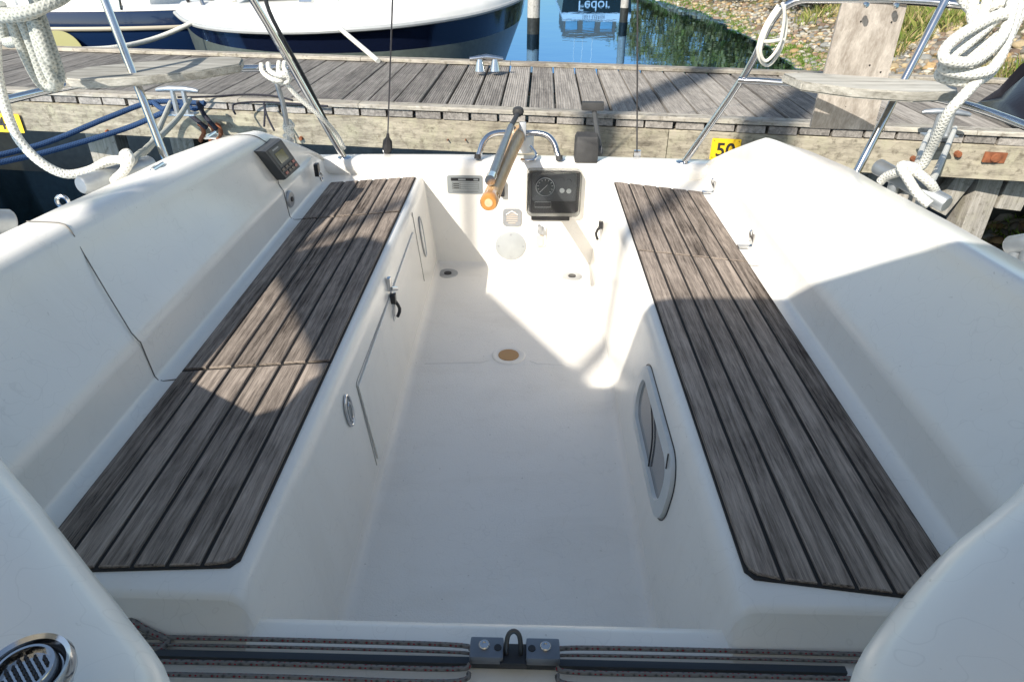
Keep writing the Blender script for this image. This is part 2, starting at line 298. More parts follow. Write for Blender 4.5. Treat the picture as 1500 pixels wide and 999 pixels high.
for side,nm in((-1,'left'),(1,'right')):
    # bench moulding : side wall + seat
    pr=[(.350,.03),(.353,.06),(.385,.37),(.390,.393),(.398,.408),(.408,.417),(.42,.42),(.60,.42),(.765,.42),(.783,.4215),(.793,.427),(.798,.438),(.805,.52)]
    rows=[]
    for y in [YF+.0,YF+.004,YF+.012,YF+.06,1.0,1.4,1.8,2.2,2.6,2.7,2.8,2.87]:
        kz_=min(.53,interp(y,ZT)-.03)-.01
        dz={YF:.012,YF+.004:.005,YF+.012:.001}.get(y,0)
        rows.append([(sx(side,x),y,min(z,max(.422,kz_))-(dz if z>.3 else 0)) for x,z in pr])
    m=MB(); m.grid(rows)
    # front face of bench, sloping to the bridge deck
    bow=lambda x: .012*((x-.35)/.5)
    m.grid([[(sx(side,x),YF,(z-.012) if z>.3 else z) for x,z in pr],[(sx(side,x),YF-.004,min(z-.025,.395) if z>.3 else z) for x,z in pr],[(sx(side,x),YF-.026+bow(x),.353 if z>.3 else z-.02) for x,z in pr],[(sx(side,x),YF-.040+bow(x),.3405 if z>.3 else z-.02) for x,z in pr],[(sx(side,x),YF-.06,.33 if z>.3 else z-.02) for x,z in pr]])
    m.build('bench',GEL,Y0,50)
    # coaming
    rows=[]
    for y in [.30,.5,.7,.9,1.1,1.25,1.38,1.5,1.6,1.8,1.95,2.05,2.15,2.25,2.32,2.4,2.5,2.6,2.7,2.8,2.86,2.9,2.95]:
        t=interp(y,T_);o=interp(y,O_);z=interp(y,ZT); kz=min(.53,z-.03)
        k=max(.15,min(1,(z-kz)/.2)); hb=interp(y,[(.3,1.5),(1.5,1.48),(2.3,1.38),(3,1.22)])
        P=[(.805,.52-(.53-kz)),(.808,kz+.006),(.816,kz+.022*k)]
        n=6; a=(.816,kz+.022*k); b=(t-.018*k,z-.055*k)
        for i in range(1,5): u=i/5; P.append((lerp(a[0],b[0],u)+.006*math.sin(math.pi*u),lerp(a[1],b[1],u)))
        if side>0: b=(t-.012*k,z-.045*k); P+=[b,(t-.007*k,z-.026*k),(t-.002,z-.008*k),(t+.007,z-.001),(t+.02,z-.002),(o-.014,z-.012),(o,z-.020),(o+.014,z-.05),(o+.05,min(.50,z-.06)),(o+.07,min(.47,z-.07)),(hb-.06,.462),(hb-.03,.466)]
        else: P+=[b,(t-.011*k,z-.028*k),(t-.001,z-.010*k),(t+.012,z-.002),(min(t+.035,o-.01),z),(o-.008,z-.002),(o+.005,z-.012*k),(o+.02,z-.06*k),(o+.05,min(.50,z-.02)),(o+.07,min(.47,z-.03)),(hb-.06,.462),(hb-.03,.466)]
        rows.append([(sx(side,x),y,zz) for x,zz in P])
    m=MB(); m.grid(rows); m.build('coaming',GEL,Y0,60)
    # hull side with toe rail
    rows=[]
    for y in [-4.5,-3,-1,.3,1.5,2.3,3.0]:
        hb=interp(y,[(-4.5,1.3),(-3,1.45),(.3,1.5),(1.5,1.48),(2.3,1.38),(3,1.22)])
        rows.append([(sx(side,x),y,z) for x,z in [(hb-.03,.46),(hb-.03,.49),(hb,.49),(hb+.005,.44),(hb-.01,.1),(hb-.10,-.35),(hb-.35,-.8)]])
    m=MB(); m.grid(rows); m.build('hull_side',GEL,Y0)
    # lid seams
    def surf(y,lift=.0015):
        t=interp(y,T_);z=interp(y,ZT);kz=.53
        pts=[(.42,.4215),(.765,.4215),(.785,.4235),(.797,.437),(.8035,.53),(.815,.556),(t-.019,z-.058),(t-.0105,z-.027),(t-.0005,z-.008),(t+.02,z+.001),(interp(y,O_)-.01,z+.0015)]
        return pts
    seams=[(1.345,(-.13,.0),-1),(2.36,(-.10,0),-1)] if side<0 else [(2.03,(-.12,0),1)]
    for ys_,(dy,_),sd in seams:
        pts=surf(ys_); q=[]
        n=len(pts) if side<0 else 3
        for i,(x,z) in enumerate(pts[:n]):
            if ys_>2.3 and i>5: y=ys_-.02-.16*(i-5)/5; t=interp(y,T_);zt=interp(y,ZT); x,z=surf(y)[i]
            elif i>5: y=ys_+.02*(i-5)/5; x,z=surf(y)[i]
            else: y=ys_+ (x-.6)*dy*2.4
            q.append((sx(side,x),y,z))
        m=MB(); m.tube(q,.0013,6,smooth=2); m.build('lid_seam',SEAM,Y0)
# ---------------------------------------------------- teak slats
def slats(side,a_in,a_out,b_in,b_out,corner=False):
    e=empty_part('bench_slats')
    m=MB(); n=6; x0=.420; x1=.752; g=.0078; w=(x1-x0+g)/n-g
    def ya(x): return lerp(a_in,a_out,(x-x0)/(x1-x0))
    def yb(x): return lerp(b_in,b_out,(x-x0)/(x1-x0))
    for i in range(n):
        xa=x0+i*(w+g); xb=xa+w
        pts=[(xa,ya(xa)),(xb,ya(xb)),(xb,yb(xb)),(xa,yb(xa))]
        if corner and i==0: pts=[(xa,ya(xa)+.03),(xa+.004,ya(xa)+.012),(xa+.014,ya(xa)+.003),(xa+.028,ya(xa)),(xb,ya(xb)),(xb,yb(xb)),(xa,yb(xa))]
        c=Vector((sum(p[0] for p in pts)/len(pts),sum(p[1] for p in pts)/len(pts)))
        low=[(sx(side,x),y,.4235) for x,y in pts]; mid=[(sx(side,x),y,.4275) for x,y in pts]
        top=[]
        for x,y in pts:
            top.append((sx(side,x+(.0018 if x<c.x else -.0018)),y+(.002 if y<c.y else -.002),.4292))
        k=len(pts)
        m.add(low+mid+top,[(j,(j+1)%k,(j+1)%k+k,j+k) for j in range(k)]+[(j+k,(j+1)%k+k,(j+1)%k+2*k,j+2*k) for j in range(k)]+[tuple(range(2*k,3*k))])
    o=m.build('bench_slats',TEAK,Y0,20)
    bx0=x0-.004; bx1=x1+.004; ca=.012 if corner else 0
    q=MB(); base=[(bx0,ya(bx0)-.004+ca*1.3),(bx0+ca,ya(bx0)-.004),(bx1,ya(bx1)-.004),(bx1,yb(bx1)+.004),(bx0,yb(bx0)+.004)]
    q.poly([(sx(side,x),y,.4195) for x,y in base],(0,0,.0045)); q.build('caulking',CAULK,o)
def empty_part(n): return None
slats(-1,.762,.742,1.368,1.318,True)
slats(-1,1.380,1.330,2.388,2.298)
slats(-1,2.402,2.312,2.812,2.722)
slats(1,.762,.722,2.068,1.988,True)
slats(1,2.080,2.000,2.782,2.672)
# ---------------------------------------------------- transom
m=MB(); rows=[]
pr=[(2.853,-.01),(2.862,.02),(2.862,.40),(2.864,.445),(2.872,.468),(2.888,.479),(2.905,.481),(2.975,.480),(2.992,.474),(3.0,.455),(3.02,.2),(3.06,-.3),(2.9,-.8)]
for x in [-1.22,-.9,-.6,-.3,0,.3,.6,.9,1.22]:
    rows.append([(CX+x,y-(.03*(abs(x)/.8)**2 if i>=3 else .0)-(0 if i<3 else 0),z) for i,(y,z) in enumerate(pr)])
m.grid(rows); TR=m.build('transom',GEL,Y0,50)
# bridge deck / sill and dark companionway step
m=MB(); rows=[]
for x in np.linspace(-1.3,1.3,9):
    rows.append([(CX+x,y,z) for y,z in [(.742,-.01),(.738,.30),(.735,.325),(.727,.337),(.712,.341),(.66,.340),(.57,.338),(.562,.330),(.56,.2),(.56,-.3)]])
m.grid(rows); m.build('bridge_deck',GEL,Y0,50)
m=MB(); m.box((CX,.20,-.3),(1.3,.70,.02)); m.build('cabin_sole',plain('cabin_dark',(.05,.035,.02),.6),Y0)
# ---------------------------------------------------- cabin shoulders beside the companionway
for side,E_ in((-1,[(-1.05,.93),(-.80,.77),(-.651,.644),(-.55,.564),(-.446,.478),(-.378,.422),(-.305,.355),(-.27,.27),(-.26,.1),(-.26,-.25)]),(1,[(1.0,.93),(.76,.77),(.614,.638),(.528,.574),(.455,.522),(.362,.442),(.297,.371),(.265,.28),(.255,.1),(.255,-.25)])):
    P,_=spline([Vector((x,y,0)) for x,y in E_],[1]*len(E_),4,False); rows=[]
    for i,p in enumerate(P):
        a=P[max(0,i-1)];b=P[min(len(P)-1,i+1)]; t=(b-a).normalized(); n=Vector((-t.y,t.x,0))
        if n.x*side<0: n=-n
        f=min(1,max(0,(.75-p.y)/.5))
        rows.append([p+n*d+Vector((0,0,z)) for d,z in [(.035,.1),(.03,.40),(.014,.60),(.002,.70),(.0,.745),(.006,.765),(.022,.780),(.05,.788),(.10,.790),(.17,.780),(.30,.745),(.6,.66)]])
    m=MB(); m.grid(rows); m.build('cabin_shoulder',GEL,Y0,80)
# cabin roof forward, companionway roof behind camera
m=MB(); rows=[]
for x in np.linspace(-1.15,1.15,13): rows.append([(CX+x,y,z-.12*(x/1.15)**2) for y,z in [(-4.3,.75),(-3.9,1.0),(-2,1.12),(-.62,1.16),(-.6,1.14),(-.6,.4)]])
m.grid(rows); m.build('cabin_roof',DECKW,Y0)
m=MB(); rows=[]
for x in np.linspace(-1.4,1.4,9): rows.append([(CX+x,y,.45) for y in(-4.4,-2,.32)])
m.grid(rows); dk=m
# sprayhood: aft hoop shape taken from the shadow it throws
HY=.02
def back(xs,ys,y): k=(ys-y)/SUN.y; return (xs-SUN.x*k,.42+k)
SH=[(-1.45,.55),(-1.45,1.0)]+[back(a,b,HY) for a,b in((-.80,1.0),(-.736,1.052),(-.62,1.13),(-.497,1.208),(-.465,1.33),(-.38,1.43),(-.22,1.43),(.0,1.42),(.08,1.44),(.24,1.60),(.37,1.725),(.44,1.748),(.72,1.757),(1.0,1.76),(1.4,1.73),(1.7,1.62),(1.95,1.3),(2.0,1.0))]
SH+=[(SH[-1][0]+.05,.55)]
rows=[]
for f,yy in((1,HY),(.985,HY-.3),(.93,HY-.6),(.8,HY-1.0),(.62,HY-1.5)):
    rows.append([(x*(1-.04*(1-f)),yy,.5+(z-.5)*f) for x,z in SH])
m=MB(); m.grid(rows); o=m.build('sprayhood',HOODC,Y0)
m=MB(); m.tube([(x,HY-.02,z-.012) for x,z in SH],.012,8); m.build('hoop',STEEL,o)
# mast, boom with sail cover; unseen, put to port to cast the cockpit shade band
MAST=Vector((CX,-3.5,.9))
m=MB(); m.tube([MAST,MAST+Vector((0,0,10.5))],[.08,.065],16); m.build('mast',ALU,Y0)
a=Vector((-1.03,-.96,2.1)); d=Vector((-.5,.86,0)).normalized(); tip=Vector((-.60-SUN.x*1.84,2.08-SUN.y*1.84,2.15))
root=Vector((CX-.09,-3.35,2.15))
m=MB(); m.tube([root,tip+(tip-root).normalized()*.05],.07,14); bo=m.build('boom',ALU,Y0)
m=MB(); L=(tip-root); m.tube([root+L*t+Vector((0,0,.11)) for t in(.02,.2,.5,.8,.97,1)],[.16,.15,.13,.115,.105,.07],14); m.build('sail_cover',CANVAS,bo)
# ---------------------------------------------------- traveller, car and control lines
m=MB(); m.box((CX,.648,.350),(1.1,.012,.012),bev=.002); tv=m.build('traveller_track',plain('black_track',(.05,.055,.06),.35,.6),Y0)
carX=-.005
for s_,x in((-1,-.041),(1,.045)):
    m=MB(); m.box((carX+x,.654,.372),(.052,.036,.018),bev=.005); b_=m.build('traveller_car',ALU,tv)
    m=MB(); m.lathe([(.0085,0),(.0085,.003),(.007,.0045),(.004,.0045),(.0036,.002)],Matrix.Translation((carX+x+s_*.004,.656,.381)),16); m.build('bolt',STEEL,b_)
    m=MB(); m.lathe([(.006,0),(.0055,.0012)],Matrix.Translation((carX+x-s_*.017,.653,.3812)),12); m.build('bolt_hole',BLACK,b_)
m=MB(); m.box((carX,.650,.366),(.04,.034,.012),bev=.002)
m.build('car_body',BLACK,tv)
m=MB(); m.tube([(carX-.011,.650,.372),(carX-.011,.654,.386),(carX-.008,.662,.400),(carX,.665,.405),(carX+.008,.662,.400),(carX+.011,.654,.386),(carX+.011,.650,.372)],.0038,10,smooth=4); m.build('shackle',plain('dark_shackle',(.10,.10,.10),.35,.8),tv)
k=0
for (yy,zz,r_) in((.674,.354,.0038),(.664,.350,.0026),(.631,.356,.0038),(.613,.352,.0038)):
    m=MB()
    for s_ in(-1,1):
        x0=carX+s_*.066; m.tube([(x0,(yy*.6+.65*.4),zz+.004),(carX+s_*.10,yy,zz+.001),(carX+s_*.35,yy+.002,zz),(carX+s_*.62,yy+.001,zz)],r_,9,smooth=6)
    m.build('control_line',ROPER,tv)
m=MB(); m.tube([atz(185,900,.37),atz(200,914,.37),atz(222,926,.36),atz(244,936,.352),atz(243,943,.350),atz(230,952,.352),atz(215,957,.352)],.0055,9,smooth=5); m.build('control_line_tail',ROPER,tv)
# ---------------------------------------------------- transom fittings
def onT(px,py,off=0): p=aty(px,py,2.862-off); return p
def rrect(w,h,r,n=5):
    P=[]
    for cx_,cy_,a0 in((w/2-r,h/2-r,0),(-w/2+r,h/2-r,90),(-w/2+r,-h/2+r,180),(w/2-r,-h/2+r,270)):
        for i in range(n+1): a=rad(a0+90*i/n); P.append((cx_+r*math.cos(a),cy_+r*math.sin(a)))
    return P
def plateT(c,w,h,r,th,mat,name,parent,off=0):
    m=MB(); m.poly([(c.x+x,2.862-off,c.z+y) for x,y in rrect(w,h,r)],(0,-th,0)); return m.build(name,mat,parent)
c=onT(681,270.5); np_=plateT(c,.152,.080,.008,.003,PLATE,'builder_plate',Y0)
plateT(Vector((c.x+.002,0,c.z+.023)),.122,.013,.001,.001,BLACK,'plate_header',np_,.003)
for dx,w in((-.012,.032),(.048,.02)): plateT(Vector((c.x+dx,0,c.z+.023)),w,.006,.001,.001,PLATE,'header_lettering',np_,.004)
m=MB()
for i,zz in enumerate((.008,-.001,-.010,-.019)): m.box((c.x+.002,2.8588,c.z+zz),(.112,.0006,.0008)); 
for xx in(-.054,-.02,.058): m.box((c.x+xx,2.8588,c.z-.0055),(.0008,.0006,.027))
for i in range(26): m.box((c.x-.052+i*.0043,2.8588,c.z-.030),(.0022,.0006,.0022))
for zz in(.0035,-.0055,-.0145): m.box((c.x-.037,2.8588,c.z+zz),(.026,.0006,.003))
m.build('plate_ruling',INK,np_)
# engine panel
c=aty(811,281,2.862); ep=plateT(c,.190,.172,.008,.02,BLACK,'engine_panel',Y0)
c=Vector((c.x-.0,0,c.z))
plateT(Vector((c.x,0,c.z+.024)),.178,.115,.006,.003,GREYP,'panel_face',ep,.02)
def ring(cx_,cz_,R,r,name,mat,par,y=2.838,n=32):
    m=MB(); m.tube([(cx_+R*math.cos(a),y,cz_+R*math.sin(a)) for a in np.linspace(0,2*math.pi,n,endpoint=False)],r,6,closed=True); return m.build(name,mat,par)
gx,gz=c.x-.038,c.z+.028
m=MB(); m.lathe([(.040,0),(.040,.005),(.037,.006)],frame((gx,2.8405,gz),(1,0,0),(0,0,1)),32); g=m.build('rev_counter',GAUGE,ep)
ring(gx,gz,.038,.0016,'gauge_bezel',LGREY,g,2.8345)
m=MB()
for i in range(11):
    a=rad(225-27*i); p=Vector((gx+.030*math.cos(a),2.8338,gz+.030*math.sin(a))); m.box(p,(.006,.0008,.0016),Matrix.Rotation(-a,3,'Y'))
a=rad(225); m.box((gx+.010*math.cos(a),2.8330,gz+.010*math.sin(a)),(.046,.0008,.0016),Matrix.Rotation(-a,3,'Y'))
m.build('gauge_marks',GLINE,g)
for dx,dz in((.030,.055),(.058,.050),(.032,.012),(.060,.010)):
    m=MB(); m.lathe([(.011,0),(.010,.003)],frame((c.x+dx,2.8405,c.z+dz),(1,0,0),(0,0,1)),16); m.build('warning_lamp',LGREY if dz<.02 else GREYP,ep)
m=MB(); q=[(c.x-.045-.033+x_,2.842,c.z-.06+y_) for x_,y_ in((0,0),(.066,0),(.066,.022),(0,.022))]
m.tube(q,.0007,5,closed=True); m.build('key_slot_outline',GLINE,ep)
m=MB(); w,h=.235,.205; pp=rrect(w,h,.022)
m.grid([[(c.x+x*1.0,2.860,c.z+y) for x,y in pp],[(c.x+x*.97,2.825,c.z+y*.97) for x,y in pp]],True); 
m.add([(c.x+x*.97,2.825,c.z+y*.97) for x,y in pp],[tuple(range(len(pp)))])
o=m.build('clear_cover',CLEAR,ep); md=o.modifiers.new('t','SOLIDIFY'); md.thickness=.002
m=MB(); m.tube([(c.x+x*1.0,2.859,c.z+y) for x,y in pp],.0022,6,closed=True); m.build('cover_rim',plain('cover_edge',(.50,.48,.42),.3),ep)
# black bar, key switch
c=aty(806,318,2.862); c=onT(806,318); plateT(c,.168,.024,.003,.012,BLACK,'switch_bar',Y0)
c=onT(791,345); k_=plateT(c,.050,.100,.012,.010,WHITEP,'shore_socket',Y0); plateT(Vector((c.x,0,c.z-.02)),.034,.05,.012,.006,plain('socket_well',(.62,.50,.40),.4),'socket_cover',k_,.010)
m=MB(); m.lathe([(.016,0),(.016,.014),(.011,.02)],frame((c.x+.003,2.852,c.z+.028),(1,0,0),(0,0,1)),20); m.tube([(c.x+.003,2.84,c.z+.03),(c.x-.006,2.825,c.z+.062)],[.010,.007],10); m.build('key_knob',GREYM,k_)
# grille & plate
c=onT(750,318); gr=plateT(c,.080,.080,.016,.008,GREYM,'vent_grille',Y0)
m=MB()
for i in range(6): zz=c.z+.025-i*.010; ww=.05 if i in(1,2,3,4) else .032; m.box((c.x,2.8530,zz),(ww,.003,.004)); 
m.build('louvre',plain('louvre_tan',(.50,.43,.36),.5),gr)
m=MB(); m.tube([(c.x-.026,2.851,c.z+.014),(c.x,2.851,c.z+.031),(c.x+.026,2.851,c.z+.014)],.002,6); m.build('vent_ridge',WHITEP,gr)
c=onT(748,360); m=MB(); m.lathe([(.069,0),(.069,.004),(.066,.006),(.0,.006)],frame((c.x,2.862,c.z),(1,0,0),(0,0,1)),40); ip=m.build('inspection_plate',LGREY,Y0)
m=MB()
for a in(90,180,270,0):
    m=MB(); m.lathe([(.004,0),(.003,.002)],frame((c.x+.055*math.cos(rad(a)),2.856,c.z+.055*math.sin(rad(a))),(1,0,0),(0,0,1)),10); m.build('screw',GREYM,ip)
# floor drains
for px,py,nm in((656,401,1),(838,405,1)):
    p=atz(px,py,0); m=MB(); m.lathe([(.046,.0),(.045,.003),(.022,.0045),(.018,.002)],Matrix.Translation((p.x,p.y,0)),28); d_=m.build('floor_drain',GREYM,Y0)
    m=MB(); m.lathe([(.017,.0),(.0165,.0052)],Matrix.Translation((p.x,p.y,0)),20); m.build('drain_hole',BLACK,d_)
p=atz(745,521,0); m=MB(); m.lathe([(.062,-.001),(.058,.004),(.045,.005),(.039,.002)],Matrix.Translation((p.x,p.y,0)),32); d_=m.build('table_socket',FLOOR,Y0)
m=MB(); m.lathe([(.0375,0),(.037,.0045)],Matrix.Translation((p.x,p.y,0)),28); m.build('socket_plug',BROWN,d_)
# ---------------------------------------------------- tiller
th=Vector((-.028,3.0,.57)); tt=aty(716,297,1.97)
dv=(th-tt).normalized()
t_root=MB(); t_root.tube([tt+dv*.03,tt+dv*.10,tt+dv*.30,tt+dv*.55,tt+dv*.8,th],[.0265,.026,.0245,.026,.029,.033],16,smooth=3); tl=t_root.build('tiller',TILLER,Y0,origin=(0,0,0))
m=MB(); m.tube([tt-dv*.004,tt+dv*.004,tt+dv*.03,tt+dv*.055],[.023,.0275,.0275,.0268],20); m.build('tiller_tip',TIPW,tl)
m=MB(); m.tube([tt-dv*.0055,tt-dv*.003],[.012,.013],16); m.build('tip_plug',TIPC,tl)
e0=aty(719,262,2.07); e1=aty(748,186,2.80); e2=aty(759,166,3.0)
m=MB(); m.tube([e0,e0+(e1-e0)*.15,e1],[.013,.0145,.013],14); ex=m.build('tiller_extension',ALU,tl)
m=MB(); m.tube([e1,e2],[.011,.010],12); m.lathe([(.009,-.015),(.021,-.006),(.025,.006),(.021,.02),(.010,.026)],Matrix.Translation(e2),20); m.build('extension_knob',RUBBER,ex)
m=MB(); m.tube([e0-(e1-e0).normalized()*.02,e0+(e1-e0).normalized()*.03],.0165,14); m.tube([e0+Vector((0,.0,-.005)),e0+Vector((.006,.02,-.035))],.009,10); m.build('swivel',STEEL,ex)
m=MB(); m.box((-.014,2.965,.585),(.030,.12,.075),Matrix.Rotation(rad(-12),3,'X'),bev=.006); m.box((-.078+.02,2.965,.578),(.016,.10,.06),Matrix.Rotation(rad(-12),3,'X'),bev=.004); m.build('tiller_head',GREYM,tl)
m=MB(); m.lathe([(.047,-.03),(.047,.03),(.042,.038),(.0,.04)],Matrix.Translation((-.012,3.01,.52)),24); m.build('rudder_stock',DECKW,Y0)
m=MB(); m.tube([(.02,2.93,.53),(.045,2.90,.505),(.035,2.875,.490),(.0,2.87,.488),(-.02,2.875,.489)],.006,8,smooth=4); m.build('stay_shackle',STEEL,Y0)
for s_ in(-1,1):
    a=-.03
    P=[(a+s_*.02,2.97,.575),(a+s_*.085,2.96,.578),(a+s_*.125,2.945,.57),(a+s_*.152,2.92,.545),(a+s_*.165,2.895,.51),(a+s_*.172,2.885,.495)]
    m=MB(); m.tube(P,.0125,12,smooth=4); hb=m.build('handrail_hoop',STEEL,Y0)
    m=MB(); m.tube([(a+s_*.172,2.888,.505),(a+s_*.174,2.882,.486)],.0145,12); m.build('rubber_foot',RUBBER,hb)
# tiller bracket under
c=onT(733,275); m=MB(); m.box((c.x+.008,2.85,c.z+.002),(.022,.03,.07),bev=.004); m.build('tiller_clip',BLACK,Y0)
# engine control
p=aty(858,243,2.89); m=MB(); 
prf=[(-.05,0),(.05,0),(.048,.075),(.035,.105),(.0,.118),(-.035,.105),(-.048,.075)]
M_=[(p.x-.046,2.885+.0,.478),(0,0,0)]
rows=[]
for x,k in((-.048,.90),(-.042,1),(.042,1),(.048,.90)): rows.append([(p.x+x,2.925+yy*k,.478+zz*k) for yy,zz in prf])
m.grid(rows,True); m.add(rows[0],[tuple(range(7))]); m.add(rows[-1],[tuple(range(7))]); ec=m.build('throttle_housing',RUBBER,Y0,40)
l0=Vector((p.x+.062,2.925,.505)); l1=aty(870,160,2.93)
m=MB(); m.lathe([(.022,0),(.022,.02)],frame((p.x+.045,2.925,.52),(0,1,0),(0,0,1)),16); m.tube([l0,l0.lerp(l1,.5),l1],[.013,.011,.010],10); lv=m.build('throttle_lever',GREYP,ec)
m=MB(); m.box(l1+Vector((-.006,0,.012)),(.092,.034,.036),bev=.010); m.build('throttle_grip',RUBBER,lv)
# ---------------------------------------------------- side wall fittings
def wallx(side,z): return sx(side,.350+.035*(z-.03)/.34)
def wallpt(side,y,z,off=0): return Vector((wallx(side,z)-side*off,y,z))
# raised locker door face with drip edge on left side
m=MB(); out=[(1.44,.31),(2.43,.335),(2.43,.30),(2.30,.30),(2.28,.285),(1.75,.28),(1.72,.26),(1.50,.255),(1.47,.20),(1.475,.07),(1.45,.06)]
m.add([wallpt(-1,y,z,.001) for y,z in out]+[wallpt(-1,y,z,.005) for y,z in out],[tuple(range(11,22))]+[(i,(i+1)%11,(i+1)%11+11,i+11) for i in range(11)]); m.build('locker_lip',GEL,Y0)
m=MB(); m.tube([wallpt(-1,1.435,z,.001) for z in(.05,.2,.318)]+[wallpt(-1,y,.322,.001) for y in(1.45,1.9,2.45)],.0013,6); m.tube([wallpt(-1,2.49,z,.001) for z in(.10,.36,.39)],.002,6); m.build('locker_seam',SEAM2,Y0)
def ovalplate(side,y,z,hy,hz,name,mat,inner=None):
    m=MB(); P=[wallpt(side,y+hy*math.cos(a),z+hz*math.sin(a),.004) for a in np.linspace(0,2*math.pi,28,endpoint=False)]
    m.tube(P,.0035,8,closed=True); o=m.build(name,mat,Y0)
    m=MB(); m.add([wallpt(side,y+hy*math.cos(a),z+hz*math.sin(a),.003) for a in np.linspace(0,2*math.pi,28,endpoint=False)],[tuple(range(28))]); m.build('backing',inner or LGREY,o); return o
o=ovalplate(-1,1.335,.312,.024,.042,'flush_latch',STEEL)
m=MB(); m.tube([wallpt(-1,1.335+.013*math.cos(a),.308+.026*math.sin(a),.007) for a in np.linspace(0,2*math.pi,20,endpoint=False)],.002,6,closed=True); m.build('pull_ring',STEEL,o)
ovalplate(-1,2.60,.245,.028,.085,'wall_pocket',GREYM,DECKW)
def latch(side,y,z,name='hasp'):
    m=MB(); q=wallpt(side,y,z,.006); m.box(q,(.010,.030,.095),Matrix.Rotation(side*-.1,3,'Y'),bev=.003); o=m.build(name,STEEL,Y0)
    m=MB(); m.tube([wallpt(side,y,z+.03,.010),wallpt(side,y,z-.005,.024),wallpt(side,y,z-.035,.012)],.0055,8,smooth=3); m.box(wallpt(side,y-.01,z+.035,.012),(.018,.022,.03),bev=.004); m.build('lever',BLACK,o)
latch(-1,1.93,.280); 
m=MB(); m.box(wallpt(-1,1.93,.362,.006),(.012,.02,.045),bev=.003); m.tube([wallpt(-1,1.93,.345,.01),wallpt(-1,1.95,.335,.022)],.007,8); m.build('hasp_eye',STEEL,Y0)
p=atx(884,340,wallx(1,.3)); latch(1,p.y,p.z)
# portlight, right side
def rwall(y,z,off): return wallpt(1,y,z,off)
pc=(1.33,.255); m=MB(); o_=rrect(.46,.185,.075,7); i_=rrect(.375,.118,.05,7)
m.grid([[rwall(pc[0]+a,pc[1]+b,.0) for a,b in o_],[rwall(pc[0]+a*.99,pc[1]+b*.98,.010) for a,b in o_],[rwall(pc[0]+a*1.02,pc[1]+b*1.03,.013) for a,b in i_],[rwall(pc[0]+a,pc[1]+b,.004) for a,b in i_]],True); pl=m.build('portlight_frame',VENTG,Y0,30)
i2=[(a,b) for a,b in i_]
m=MB(); m.add([rwall(pc[0]+a,pc[1]+b,.005) for a,b in i2],[tuple(range(len(i2)))]); m.build('portlight_pane',SMOKE,pl)
m=MB(); m.tube([rwall(pc[0]+.06,pc[1]+.056,.0085),rwall(pc[0]-.02,pc[1]+.01,.0085),rwall(pc[0]-.05,pc[1]-.054,.0085)],.0022,6,smooth=4); m.tube([rwall(pc[0]-.17,pc[1]+.088,.0135),rwall(pc[0]-.185,pc[1]+.058,.0145)],.0018,5); m.tube([rwall(pc[0]+a*1.012,pc[1]+b*1.02,.0005) for a,b in o_],.0018,5,closed=True); m.build('portlight_gasket',BLACK,pl)
# padeyes on right bench back
for px,py in((1037,292),(1093,362)):
    p=atx(px,py,.735); 
    m=MB(); m.box((p.x-.004,p.y,.432),(.05,.02,.006),bev=.002); m.box((.752,p.y,.455),(.006,.02,.04),bev=.002)
    m.tube([(.748,p.y-.006,.448),(.738,p.y-.004,.475),(.742,p.y,.487),(.75,p.y+.004,.475),(.746,p.y+.006,.448)],.003,6,smooth=3); m.build('padeye',STEEL,Y0)
# left coaming fittings, mounted on panel aft of the seam
def panelL(px,py,off=0.0):
    # plane through knuckle and coaming top near the aft end
    A=Vector((sx(-1,.816),2.2,.55)); n=PN; d=ray(px,py); t=(A-CAM).dot(n)/d.dot(n); return CAM+d*t+n*off
tA=Vector((sx(-1,.816),2.15,.552)); tB=Vector((sx(-1,interp(2.15,T_)-.035),2.15,.67)); tC=Vector((sx(-1,interp(2.40,T_)-.035),2.40,.645))
PN=(tB-tA).cross(tC-tB); PN.normalize()
if PN.x<0: PN=-PN
cs=[panelL(*p) for p in((376,222),(402,203),(432,245),(410,264))]
M_=MB(); th_=PN*.024
M_.add([c+PN*(-.03) for c in cs]+[c+th_*.6 for c in cs]+[c+(sum(cs,Vector())/4-c)*.06+th_ for c in cs],[(0,1,5,4),(1,2,6,5),(2,3,7,6),(3,0,4,7),(4,5,9,8),(5,6,10,9),(6,7,11,10),(7,4,8,11),(8,9,10,11)])
dp=M_.build('autopilot_display',GREYP,Y0,20)
def dq(u,v,off): a=cs[0].lerp(cs[1],u); b=cs[3].lerp(cs[2],u); return a.lerp(b,v)+th_+PN*off
def dquad(u0,u1,v0,v1,off,mat,name,par=None):
    m=MB(); q=[dq(u0,v0,off),dq(u1,v0,off),dq(u1,v1,off),dq(u0,v1,off)]; m.poly([p-PN*.001 for p in q],PN*.001*1.0); return m.build(name,mat,par or dp)
dquad(.14,.86,.06,.62,.0012,plain('display_bezel',(.09,.10,.10),.6),'bezel'); dquad(.27,.73,.22,.55,.0026,LCD,'screen'); dquad(.3,.62,.10,.14,.0026,LGREY,'maker_strip')
for u,v,r in((.18,.70,0),(.4,.70,0),(.6,.70,0),(.82,.70,1),(.22,.84,1),(.44,.84,0),(.62,.84,0),(.82,.84,1)): dquad(u-.07,u+.07,v-.04,v+.04,.003,RED if r else BLACK,'button')
c=panelL(424,292); xa=(tC-tB).normalized(); m=MB(); F_=frame(c-PN*.004,xa,PN.cross(xa)); m.lathe([(.030,-.02),(.030,.008),(.026,.012),(.012,.013)],F_,28); so=m.build('pilot_socket',GREYM,Y0)
m=MB(); m.lathe([(.0095,.0),(.009,.016)],F_,16); m.build('socket_hole',BLACK,so)
c=panelL(463,249); m=MB(); m.box(c+PN*.004,(.018,.028,.05),bev=.005); cl=m.build('harness_clip',BLACK,Y0)
